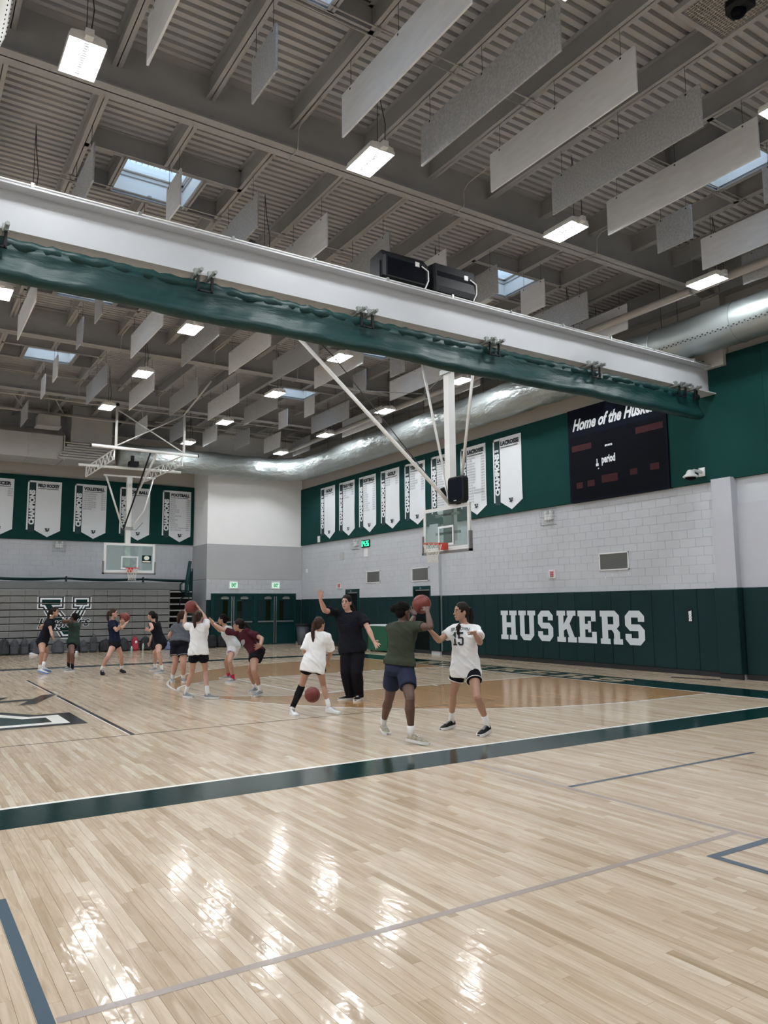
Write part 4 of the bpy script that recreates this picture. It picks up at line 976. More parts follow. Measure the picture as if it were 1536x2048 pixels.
for y, z in ((13.42, 2.24), (13.20, 2.30), (12.70, 2.32)): obj('tape_mark', MB().box(XW - .007, XW - .003, y - .008, y + .008, z, z + .06), M['print_white'], t)
for x, lab in ((12.10, 'lit green and white EXIT sign above the left pair of doors'), (14.02, 'lit green and white EXIT sign above the right pair of doors')):
    t = thing('exit_sign', lab, 'exit sign', (x, CBY, 2.5), 'exit signs over the corner doors'); obj('case', MB().box(x - .20, x + .20, CBY - .03, CBY, 2.36, 2.68), M['white_plastic'], t)
    obj('face', MB().cbox(x - .15, x + .15, CBY - .06, CBY - .03, 2.41, 2.62, .005), M['exit_face'], t); q = MB(); add_text(q, 'EXIT', .19, (x - .11, CBY - .0625, 2.45), (1, 0, 0), (0, 0, 1), width=.22, bold=.012); obj('lettering', q, M['exit_green'], t, fix=False)
cp = thing('corner_padding', 'narrow green wall pads on both sides of the corner doors', 'wall padding', (11, CBY, 0))
for a, b_ in ((CB0, 11.11), (14.99, 15.24)): obj('pad', MB().cbox(a, b_, CBY - .05, CBY, .1, 1.9, .01), M['mat_green'], cp)

# ------------------------------------------------------------------ near basket
def backboard(t, F, back, board_glass=True):
    """F(u across, v up from rim height, w towards the court)"""
    def bx(mb, u0, u1, v0, v1, w0, w1): vs = [F(u, v, w) for w in (w0, w1) for u, v in ((u0, v0), (u1, v0), (u1, v1), (u0, v1))]; return mb.add(vs, [(3, 2, 1, 0), (4, 5, 6, 7), (0, 1, 5, 4), (1, 2, 6, 5), (2, 3, 7, 6), (3, 0, 4, 7)])
    q = MB()
    for a in ((-.915, .915, -.15, -.10), (-.915, .915, .87, .92), (-.915, -.865, -.10, .87), (.865, .915, -.10, .87)): bx(q, *a, -.05, 0)
    fr = obj('board_frame', q, M['white_powder'], t); q = MB()
    for a in ((-.86, .86, -.095, -.06), (-.86, .86, .835, .868), (-.862, -.83, -.06, .835), (.83, .862, -.06, .835)): bx(q, *a, -.012, .001)
    for a in ((-.305, .305, -.02, .03), (-.305, .305, .40, .45), (-.305, -.255, .03, .40), (.255, .305, .03, .40)): bx(q, *a, .001, .004)
    obj('white_marking', q, M['print_white'], t); q = MB(); bx(q, -.865, .865, -.10, .87, -.012, 0); obj('glass_pane', q, M['board_glass'], t)
    q = MB()
    for s in (-1, 1): bx(q, s * .95 if s < 0 else .90, s * .90 if s < 0 else .95, -.21, .26, -.055, .03)
    bx(q, -.95, .95, -.21, -.155, -.055, .03); obj('edge_padding', q, M['pad_gray'], t)
    # rim: ring, bracket, net
    q = MB(); c = .15 + .229 + .02; q.path([F(.229 * math.cos(a), 0, c + .229 * math.sin(a)) for a in [2 * math.pi * i / 32 for i in range(33)]], .011, 8)
    for s in (-1, 1): q.path([F(s * .07, -.03, .05), F(s * .10, -.005, c - .20)], .011, 6)
    rim = obj('rim', q, M['orange'], t, smooth=True); q = MB(); bx(q, -.09, .09, -.13, .03, .004, .16); bx(q, -.06, .06, -.02, .005, .16, c - .21); obj('rim_bracket', q, M['orange'], t)
    q = MB(); n = 12; lv = [(0, .225), (-.10, .20), (-.20, .155), (-.29, .13), (-.37, .125), (-.43, .14)]
    pt = lambda k, l: F(lv[l][1] * math.cos(2 * math.pi * k / n), lv[l][0] - .01, c + lv[l][1] * math.sin(2 * math.pi * k / n))
    for k in range(n):
        for s in (.5, -.5):
            q.path([pt(k + (s if l % 2 else 0), l) for l in range(len(lv))], .0045, 4)
    obj('net', q, M['net'], t)
XB = 11.18
nb = thing('basketball_hoop', 'ceiling-hung basketball hoop with glass board above the brown lane, right of centre', 'basketball hoop', (XB, 14.68, 3.05))
Fn = lambda u, v, w: Vector((XB - w, 14.68 - u, 3.05 + v))
backboard(nb, Fn, None)
q = MB(); q.box(XB + .08, XB + .27, 14.57, 14.77, 3.15, 8.83); obj('mast', q, M['white_powder'], nb)
q = MB(); q.box(XB + .05, XB + .08, 14.2, 15.16, 3.3, 3.36).box(XB + .05, XB + .08, 14.2, 15.16, 3.75, 3.81).box(XB + .05, XB + .12, 14.5, 14.84, 3.05, 3.95); obj('board_mount', q, M['galv'], nb)
q = MB(); q.path([(XB + .1, 14.62, 4.02), (XB - .2, 14.62, 4.3), (5.52, 14.64, 8.85)], [.045, .045, .045], 12); obj('front_brace', q, M['white_powder'], nb, smooth=True)
q = MB(); q.path([(XB - .15, 14.7, 4.35), (8.1, 14.72, 7.22), (5.9, 14.72, 8.85)], .012, 6); obj('hoist_cable', q, M['wire'], nb)
q = MB(); q.path([(XB + .1, 14.62, 4.1), (XB + .1, 15.6, 7.5), (XB + .1, 15.95, 8.8)], [.03, .035, .035], 10); obj('side_brace', q, M['white_powder'], nb, smooth=True)
q = MB(); q.path([(XB + .1, 14.18, 4.45), (XB + .1, 13.66, 6.95), (XB + .1, 13.36, 8.8)], .036, 10); obj('side_brace', q, M['white_powder'], nb, smooth=True)
q = MB(); q.path([(XB + .1, 14.62, 7.35), (XB + .1, 15.6, 7.0), (8.4, 14.64, 6.0 + .45)], .009, 6); q.box(XB + .03, XB + .12, 14.5, 14.86, 7.28, 7.40); obj('tie_rod', q, M['galv'], nb)
q = MB(); q.path([(XB + .3, 14.66, 8.86), (XB - 6, 14.66, 8.86)], .04, 8); q.box(XB - .3, XB + .5, 13.3, 16.3, 8.80, 8.86); obj('ceiling_anchor', q, M['white_powder'], nb)
q = MB(); q.path([(XB - .08, 14.68, 4.42), (XB - .02, 14.68, 4.3), (XB + .02, 14.66, 4.1)], [.06, .05, .02], 8); obj('pulley', q, M['black'], nb)
t = thing('shot_clock', 'black rounded shot clock box mounted above the near backboard', 'shot clock', (XB, 14.15, 4.0))
q = MB(); r = .08; cx, cz, hw, hh = 14.13, 4.30, .30, .315; ring = []
for sx_, sz_, a0 in ((1, 1, 0), (-1, 1, 90), (-1, -1, 180), (1, -1, 270)):
    for i in range(5): a = math.radians(a0 + 22.5 * i); ring.append((cx + sx_ * (hw - r) + r * math.cos(a), cz + sz_ * (hh - r) + r * math.sin(a)))
q.loft([[(x, cx + (y - cx) * f, cz + (z - cz) * f) for y, z in ring] for x, f in ((XB - .12, .93), (XB - .10, 1), (XB + .03, 1), (XB + .05, .95))]); obj('case', q, M['black'], t)
q = MB(); q.loft([[(x, cx + (y - cx) * .84, cz + (z - cz) * .86) for y, z in ring] for x in (XB - .126, XB - .118)]); obj('front_pane', q, M['score'], t)
q = MB(); q.box(XB - .129, XB - .126, 14.08, 14.18, 4.035, 4.05); obj('small_badge', q, M['print_white'], t)
q = MB(); q.box(XB - .05, XB, 14.06, 14.2, 3.96, 4.0); q.path([(XB + .04, 14.13, 4.3), (XB + .12, 14.3, 4.4)], .02, 6); obj('mount', q, M['black'], t)

# ------------------------------------------------------------------ far basket with its ceiling frame
YB = 28.55
fbk = thing('basketball_hoop', 'front-facing basketball hoop hung from a white X-braced frame before the bleachers', 'basketball hoop', (7.27, YB, 3.05))
Ff = lambda u, v, w: Vector((7.27 + u, YB - w, 3.02 + v))
backboard(fbk, Ff, None)
q = MB(); q.box(7.12, 7.30, YB + .08, YB + .24, 3.1, 6.45); obj('mast', q, M['white_powder'], fbk)
T_ = lambda *p, r=.04: MB().path(list(p), r, 10)
obj('cross_tube', T_((6.28, YB + .12, 6.42), (8.15, YB + .12, 6.44), r=.035), M['white_powder'], fbk, smooth=True)
obj('side_brace', T_((6.36, YB + .12, 6.40), (6.98, YB + .16, 4.62), r=.035), M['white_powder'], fbk, smooth=True)
obj('side_brace', T_((8.08, YB + .12, 6.42), (7.78, YB + .16, 5.2), (7.36, YB + .16, 4.56), r=.03), M['white_powder'], fbk, smooth=True)
obj('main_tube', T_((5.25, 25.9, 6.91), (8.82, 25.9, 6.88), r=.055), M['white_powder'], fbk, smooth=True)
obj('main_tube', T_((5.20, 27.6, 6.53), (8.78, 27.6, 6.56), r=.05), M['white_powder'], fbk, smooth=True)
for x in (6.03, 8.33): obj('upright', T_((x, 25.9, 6.9), (x, 25.9, 8.44), r=.045), M['white_powder'], fbk, smooth=True)
obj('x_brace', T_((6.05, 25.9, 8.2), (8.33, 25.9, 6.95), r=.022), M['white_powder'], fbk, smooth=True)
obj('x_brace', T_((8.33, 25.86, 8.3), (6.05, 25.86, 6.97), r=.022), M['white_powder'], fbk, smooth=True)
obj('roof_brace', T_((8.3, 25.9, 8.3), (8.3, 23.2, 8.83), r=.03), M['white_powder'], fbk, smooth=True)
for x0_, x1_ in ((6.0, 5.65), (8.3, 7.75)):
    q = MB(); a, b_ = Vector((x0_, 25.95, 6.86)), Vector((x1_, 28.6, 6.62)); c, d_ = a - Vector((0, 0, .34)), b_ - Vector((0, 0, .34))
    q.path([a, b_], .025, 8); q.path([c, d_], .025, 8)
    for k in range(8): q.path([a.lerp(b_, k / 8), c.lerp(d_, (k + .5) / 8)], .012, 6); q.path([c.lerp(d_, (k + .5) / 8), a.lerp(b_, (k + 1) / 8)], .012, 6)
    q.path([a, c], .02, 6); q.path([b_, d_], .02, 6); obj('lattice_arm', q, M['white_powder'], fbk)
obj('safety_strap', T_((7.23, 26.0, 6.95), (7.0, 28.5, 4.45), r=.028), M['black'], fbk)
obj('front_brace', T_((7.45, 26.1, 6.88), (7.42, 28.4, 5.75), r=.035), M['white_powder'], fbk, smooth=True)
q = MB(); q.path([(7.02, YB + .16, 4.5), (7.5, YB + .16, 4.45), (7.75, YB + .16, 4.75)], .014, 6); q.box(7.05, 7.37, YB + .04, YB + .28, 4.45, 4.55); obj('mast_clamp', q, M['galv'], fbk)
q = MB(); q.cbox(6.85, 7.2, 27.35, 27.6, 6.6, 6.78, .02); q.path([(6.98, 27.45, 6.78), (6.98, 27.45, 6.98)], .07, 10); obj('winch', q, M['black'], fbk)
q = MB()
for x in (5.23, 8.84): q.path([(x - .02, 25.9, 6.9), (x + .02, 25.9, 6.9)], .058, 10)
for x in (6.03, 8.33): q.path([(x, 25.83, 8.36), (x, 25.97, 8.36)], .055, 10)
obj('tube_cap', q, M['black'], fbk)
q = MB(); q.add([Ff(.44, .22, .004), Ff(.78, .22, .004), Ff(.78, .50, .004), Ff(.44, .50, .004)], [(0, 1, 2, 3)]); obj('green_sticker', q, M['paint_green'], fbk, fix=False)
q = MB(); q.add([Ff(.61 + .1 * math.cos(a), .40 + .08 * math.sin(a), .006) for a in [math.pi * i / 6 for i in range(12)]], [tuple(range(12))]); q.add([Ff(.46, .24, .006), Ff(.76, .24, .006), Ff(.76, .29, .006), Ff(.46, .29, .006)], [(0, 1, 2, 3)]); obj('sticker_print', q, M['net'], fbk, fix=False)

# ------------------------------------------------------------------ bleachers
bl_ = thing('bleachers', 'closed grey bleachers against the far wall with a big green crest', 'bleachers', (5, 30, 0))
BYF = 29.95; RH = .2465; NR = 9; XR = 9.23
for r in range(NR):
    z0 = .075 + r * RH; yf = BYF + r * .012
    x = XR
    kk = 0
    while x > 1.6:
        w = .472; key = 'bm'
        if 'bm' not in me_cache:
            mb = MB(); mb.loft([[(0 + e1, y_, RH - .045 - e1 * .5 if False else z_) for y_, z_ in ((.0, .0 + e1), (0, RH - .05 - e1), (.05, RH - .05 - e1), (.05, e1))] for e1 in (0,)] and
                    [[(xx, y_, z_) for y_, z_ in ((0 + e1, e1), (0 + e1, RH - .052 - e1), (.06, RH - .052 - e1), (.06, e1))] for xx, e1 in ((0, .004), (.003, 0), (w - .012, 0), (w - .008, .004))])
            me = bpy.data.meshes.new('seat_module'); me.from_pydata(mb.v, [], mb.f); fixn(me); me.materials.append(M['bleach']); me_cache['bm'] = me
        o = put('seat_module', me_cache['bm'], bl_); o.location = Vector((x - w, yf, z0 + .022)) - bl_.location
        x -= w; kk += 1
    obj('row_nosing', MB().box(-10, XR, yf - .008, yf + .06, z0 + RH - .029, z0 + RH - .014), M['bleach_edge'], bl_)
    obj('seat_row', MB().box(-10, x, yf, yf + .06, z0 + .022, z0 + RH - .03), M['bleach'], bl_)
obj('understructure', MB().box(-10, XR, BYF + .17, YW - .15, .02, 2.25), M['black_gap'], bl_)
obj('base_board', MB().box(-10, XR, BYF - .005, BYF + .06, .01, .09), M['bleach_edge'], bl_)
obj('end_panel', MB().box(XR - .004, XR + .01, BYF + .06, YW - .15, .02, 2.27), M['bleach'], bl_)
obj('top_deck', MB().box(-10, 9.95, 30.7, 31.6, 2.29, 2.34).box(-10, 9.95, 30.68, 30.72, 2.34, 2.56).box(-10, 9.95, 30.72, 31.9, 2.56, 2.60), M['bleach'], bl_)
for r in range(NR):
    z = .28 + r * RH
    obj('tread', MB().box(XR + .01, 10.28, 30.35 + r * .02, 30.9, z - .05, z), M['bleach_edge'], bl_)
obj('tread_shadow_box', MB().box(XR + .01, 10.28, 30.9, 31.6, .02, 2.3), M['black_gap'], bl_)  # black box puts the shade behind the treads into colour
V0x, V1x, Vz = 4.47, 6.30, 2.035; sc = (V1x - V0x) / 10.3
def clip_rows(mb_v, mb_f):
    """keep only what lies on the seat fronts, so the joints between the rows stay open"""
    out = MB()
    for r in range(NR):
        z0 = .075 + r * RH + .022; z1 = z0 + RH - .052
        me = bpy.data.meshes.new('c'); me.from_pydata(mb_v, [], mb_f); bm = bmesh.new(); bm.from_mesh(me)
        bmesh.ops.triangulate(bm, faces=bm.faces)
        for co, no in (((0, 0, z1), (0, 0, 1)), ((0, 0, z0), (0, 0, -1))):
            bmesh.ops.bisect_plane(bm, geom=bm.verts[:] + bm.edges[:] + bm.faces[:], plane_co=co, plane_no=no, clear_outer=True)
        off = r * .012; bm.verts.index_update()
        if bm.faces: out.add([(v.co.x, v.co.y + off, v.co.z) for v in bm.verts], [tuple(v.index for v in f.verts) for f in bm.faces])
        bm.free(); bpy.data.meshes.remove(me)
    return out
def crest_frame(u, v, l): return (V0x + .02 + u * sc, BYF - l, Vz - 8.2 * sc * 1.02 + v * sc * 1.02)
for k, (d_, m) in enumerate(((-.22, 'print_white'), (-.02, 'ink'), (.30, 'print_white'), (.62, 'paint_green'))):
    p_ = inset(VPOLY, d_); o = clip_rows([crest_frame(u, v, .002 + .0012 * k) for u, v in p_], [tuple(range(len(p_)))]); obj('crest_layer', o, M[m], bl_, fix=False)
for k, (bold, m) in enumerate(((.12, 'print_white'), (.045, 'ink'))):
    vs, fs = text_mesh('Huskers', 2.7, bold=bold, shear=.3); vs2, fs2 = text_mesh('Paw', 2.6, bold=bold, shear=.3)
    o = clip_rows([crest_frame(-.2 + x * 1.1, 1.9 + y + x * .05, .008 + .0012 * k) for x, y in vs], fs); obj('crest_script', o, M[m], bl_, fix=False)
# folded end rails and tall padded post
rl = thing('folded_guard_rail', 'dark green folded guard rails standing at the end of the bleachers', 'railing', (10.3, 30.2, 0))
q = MB()
for k in range(7): x = 10.14 + .055 * k; q.path([(x, 30.45 + .1 * k, .5), (x + .02, 30.5 + .1 * k, 3.2 - .12 * (k % 3))], .02, 6)
for z in (1.0, 1.9, 2.6, 3.05): q.path([(10.1, 30.4, z), (10.5, 31.2, z + .02)], .022, 6)
obj('rail_bars', q, M['mat_green'], rl)
obj('padded_post', MB().path([(9.93, 30.2, 2.1), (9.98, 30.25, 2.6), (10.13, 30.35, 3.45)], [.06, .075, .07], 10), M['door_green'], rl, smooth=True)
q = MB()
q.path([(10.15, 30.3, 2.66), (9.75, 30.1, 2.58), (9.66, 30.08, 2.5), (9.66, 30.08, 2.28), (9.75, 30.1, 2.2), (10.1, 30.3, 2.24)], .03, 8); q.path([(10.1, 30.3, 2.1), (9.7, 30.1, 1.95), (9.66, 30.1, 1.7)], .025, 8)
obj('hand_rail', q, M['mat_green'], rl, smooth=True)
rp = thing('rolled_net', 'long dark green rolled net tied along the wall above the bleachers', 'rolled net', (4, YW - .4, 2.7))
pts = [(-6 + .3 * k, 31.2, 2.74 - .05 * math.sin(math.pi * ((k * .3) % 2.9) / 2.9)) for k in range(56)]
obj('net_roll', MB().path(pts, [.038 + .018 * math.sin(math.pi * ((k * .3) % 2.9) / 2.9) for k in range(56)], 10), M['mat_green'], rp, smooth=True)
q = MB()
for k in range(6): x = -6 + 2.9 * k; q.box(x - .02, x + .02, 31.12, 31.28, 2.6, 2.82)
obj('tie', q, M['ink'], rp)

# ------------------------------------------------------------------ bin and cart
t = thing('trash_bin', 'grey plastic trash bin with black lid right of the double doors', 'bin', (15.0, 29.6, 0))
q = MB(); q.path([(14.8, 29.5, z) for z in (.08, .12, .78)], [.22, .24, .29], 20); obj('bin_body', q, M['bin'], t, smooth=True); q = MB(); q.path([(14.8, 29.5, z) for z in (.78, .80, .87, .88)], [.30, .32, .31, .2], 20); obj('lid', q, M['black'], t, smooth=True)
q = MB()
for a in range(5): c = math.radians(72 * a); q.path([(14.8 + .18 * math.cos(c) - .02, 29.5 + .18 * math.sin(c), .03), (14.8 + .18 * math.cos(c) + .02, 29.5 + .18 * math.sin(c), .03)], .03, 8)
pieces('caster', q, M['black'], t)
t = thing('storage_cart', 'bright green box cart with a white top edge against the right wall pads', 'cart', (14.7, 23, 0))
obj('cart_body', MB().cbox(14.45, 15.15, 22.4, 23.65, .05, .9, .01), M['cart_green'], t); obj('cart_top', MB().box(14.42, 15.18, 22.37, 23.68, .9, .94), M['print_white'], t); q = MB()
for x in (14.52, 15.08):
    for y in (22.5, 23.55): q.path([(x, y - .02, .035), (x, y + .02, .035)], .035, 8)
pieces('caster', q, M['black'], t)

# ------------------------------------------------------------------ bags along the bleachers
M['bag_black'] = mat('black nylon', (.012, .013, .018), .7, var=.2, scale=20, bump=.004, bscale=14)
M['bag_gray'] = mat('grey nylon', (.05, .055, .065), .7, var=.2, scale=20, bump=.004, bscale=14)
M['bag_red'] = mat('red nylon', (.33, .02, .035), .6, bump=.003, bscale=14)
M['bag_navy'] = mat('navy nylon', (.02, .03, .08), .7)
M['bag_blue'] = mat('patterned blue nylon', (.06, .10, .35), .6, col2=(.25, .25, .3), scale=30)
def backpack(x, y, w, h, d_, m, lab, lean=0.0, yaw_=0.0, name='backpack', flat=False):
    t = thing(name, lab, 'bag', (x, y, 0), 'bags in front of the bleachers')
    def P_(u, v, z): v = v - lean * z; c, s = math.cos(yaw_), math.sin(yaw_); return (x + u * c - v * s, y + u * s + v * c, z)
    rings = []
    n = 16
    for f, k in ((0, .82), (.04, .96), (.3, 1.0), (.6, .97), (.8, .86), (.92, .66), (.98, .4), (1.0, .12)):
        z = h * f; rings.append([P_(math.copysign(abs(math.cos(a)) ** .6, math.cos(a)) * w / 2 * k, math.copysign(abs(math.sin(a)) ** .6, math.sin(a)) * d_ / 2 * (k ** .6), z) for a in [2 * math.pi * i / n for i in range(n)]])
    obj('bag_body', MB().loft(rings), M[m], t, smooth=True)
    q = MB().loft([[P_(u * w * .36 * e, -d_ / 2 - o_, h * (.12 + v * .42)) for u, v in ((-1, 0), (1, 0), (1.0, .8), (.7, 1), (-.7, 1), (-1, .8))] for e, o_ in ((1, -.03), (1, .035), (.9, .05))]); obj('front_pocket', q, M[m], t)
    q = MB()
    for s in (-1, 1): q.path([P_(s * w * .22, -d_ * .3, h * .93), P_(s * w * .30, -d_ / 2 - .04, h * .7), P_(s * w * .3, -d_ / 2 - .03, h * .25)], .014, 6)
    q.path([P_(-.06, 0, h * .98), P_(0, 0, h * 1.1), P_(.06, 0, h * .98)], .010, 6); obj('strap', q, M[m], t, smooth=True)
bags = [(3.42, .34, .54, .24, 'bag_black', 'black backpack at the left picture edge'), (3.73, .30, .52, .22, 'bag_gray', 'upright grey backpack, second from the left edge'), (4.05, .27, .55, .22, 'bag_gray', 'tall grey backpack, third from the left edge'), (4.40, .36, .47, .2, 'bag_gray', 'slumped grey backpack behind the girl in the black tee'),
        (5.16, .42, .44, .24, 'bag_gray', 'grey backpack between the two left players'), (5.72, .26, .36, .2, 'bag_black', 'small black bag behind the girl in the green tee'), (6.02, .30, .42, .22, 'bag_gray', 'grey slumped backpack right of the girl in the green tee'), (6.36, .27, .60, .2, 'bag_gray', 'tallest grey backpack, left of the girl in navy'), (6.80, .48, .44, .26, 'bag_black', 'wide black bag left of the girl in navy'),
        (7.48, .38, .46, .24, 'bag_black', 'black backpack right of the girl in navy'), (7.87, .27, .50, .22, 'bag_red', 'red backpack with a white mark under the far basket'), (8.25, .38, .50, .24, 'bag_black', 'black backpack right of the red backpack'), (8.62, .26, .46, .2, 'bag_black', 'narrow black backpack behind the girl in the black tank top')]
for k, (x, w, h_, d_, m, lab) in enumerate(bags): backpack(x, 29.70, w, h_, d_, m, lab, lean=(-.18, .05, -.05, -.3, -.25, 0)[k % 6], yaw_=(.15, -.1, .05)[k % 3])
t = bpy.data.objects['backpack']
q = MB(); q.ell((7.86, 29.54, .33), AX, (.045, .02, .05)); obj('white_mark', q, M['print_white'], [o for o in SC.objects if o.get('label', '').startswith('red backpack')][0], smooth=True)
backpack(10.88, 29.75, .36, .52, .26, 'bag_black', 'black backpack on the floor before the left pads of the doors'); backpack(11.31, 29.8, .42, .50, .26, 'bag_black', 'black backpack on the floor right beside the left double door', yaw_=.2)
backpack(9.07, 29.6, .3, .28, .24, 'bag_blue', 'small patterned blue bag by the end of the bleachers')
t = thing('water_bottle', 'pale green water bottle beside the red backpack', 'bottle', (8.08, 29.4, 0)); q = MB(); q.path([(8.08, 29.4, z) for z in (0, .2, .24)], [.035, .035, .02], 10); t.location = (8.08, 29.4, 0); obj('bottle_body', q, M['bottle_pale'], t, smooth=True); obj('cap', MB().path([(8.08, 29.4, .24), (8.08, 29.4, .27)], .02, 8), M['print_white'], t)
M['bottle_teal'] = mat('teal bottle', (.25, .5, .45), .3)
t = thing('water_bottle', 'short teal water bottle left of the red backpack', 'bottle', (7.66, 29.4, 0)); obj('bottle_body', MB().path([(7.66, 29.4, z) for z in (0, .13, .16)], [.04, .04, .02], 10), M['bottle_teal'], t, smooth=True); obj('cap', MB().path([(7.66, 29.4, .16), (7.66, 29.4, .19)], .02, 8), M['print_white'], t)
def loose_shoe(x, y, a, lab):
    t = thing('loose_shoe', lab, 'shoe', (x, y, 0)); c, s = math.cos(a), math.sin(a); pr = [(-.14, .0, .035, .09), (-.08, .0, .042, .10), (.0, 0, .045, .075), (.08, 0, .048, .05), (.15, 0, .03, .03)]
    q = MB().loft([[(x + u * c - v * s, y + u * s + v * c, z) for v, z in ((-w, .02), (w, .02), (w * .8, h * .9), (0, h), (-w * .8, h * .9))] for u, _, w, h in pr]); obj('upper', q, M['print_white'], t, smooth=True)
    obj('sole', MB().loft([[(x + u * c - v * s, y + u * s + v * c, z) for v, z in ((-w, 0), (w, 0), (w, .024), (-w, .024))] for u, _, w, h in pr]), M['white_plastic'], t)
loose_shoe(4.28, 29.2, .4, 'white loose shoe on the floor behind the girl in the black tee'); loose_shoe(4.62, 29.28, 2.6, 'second white loose shoe, toe against the first one')
loose_shoe(5.72, 29.3, 1.2, 'white loose shoe behind the girl in the green shirt')
t = thing('floor_mop_head', 'thin black strap lying on the floor by the pilaster', 'strap', (13.9, 9.9, 0)); obj('strap_body', MB().path([(14.35, 10.9, .008), (14.5, 10.3, .008), (14.62, 9.9, .008)], .012, 6), M['black'], t)

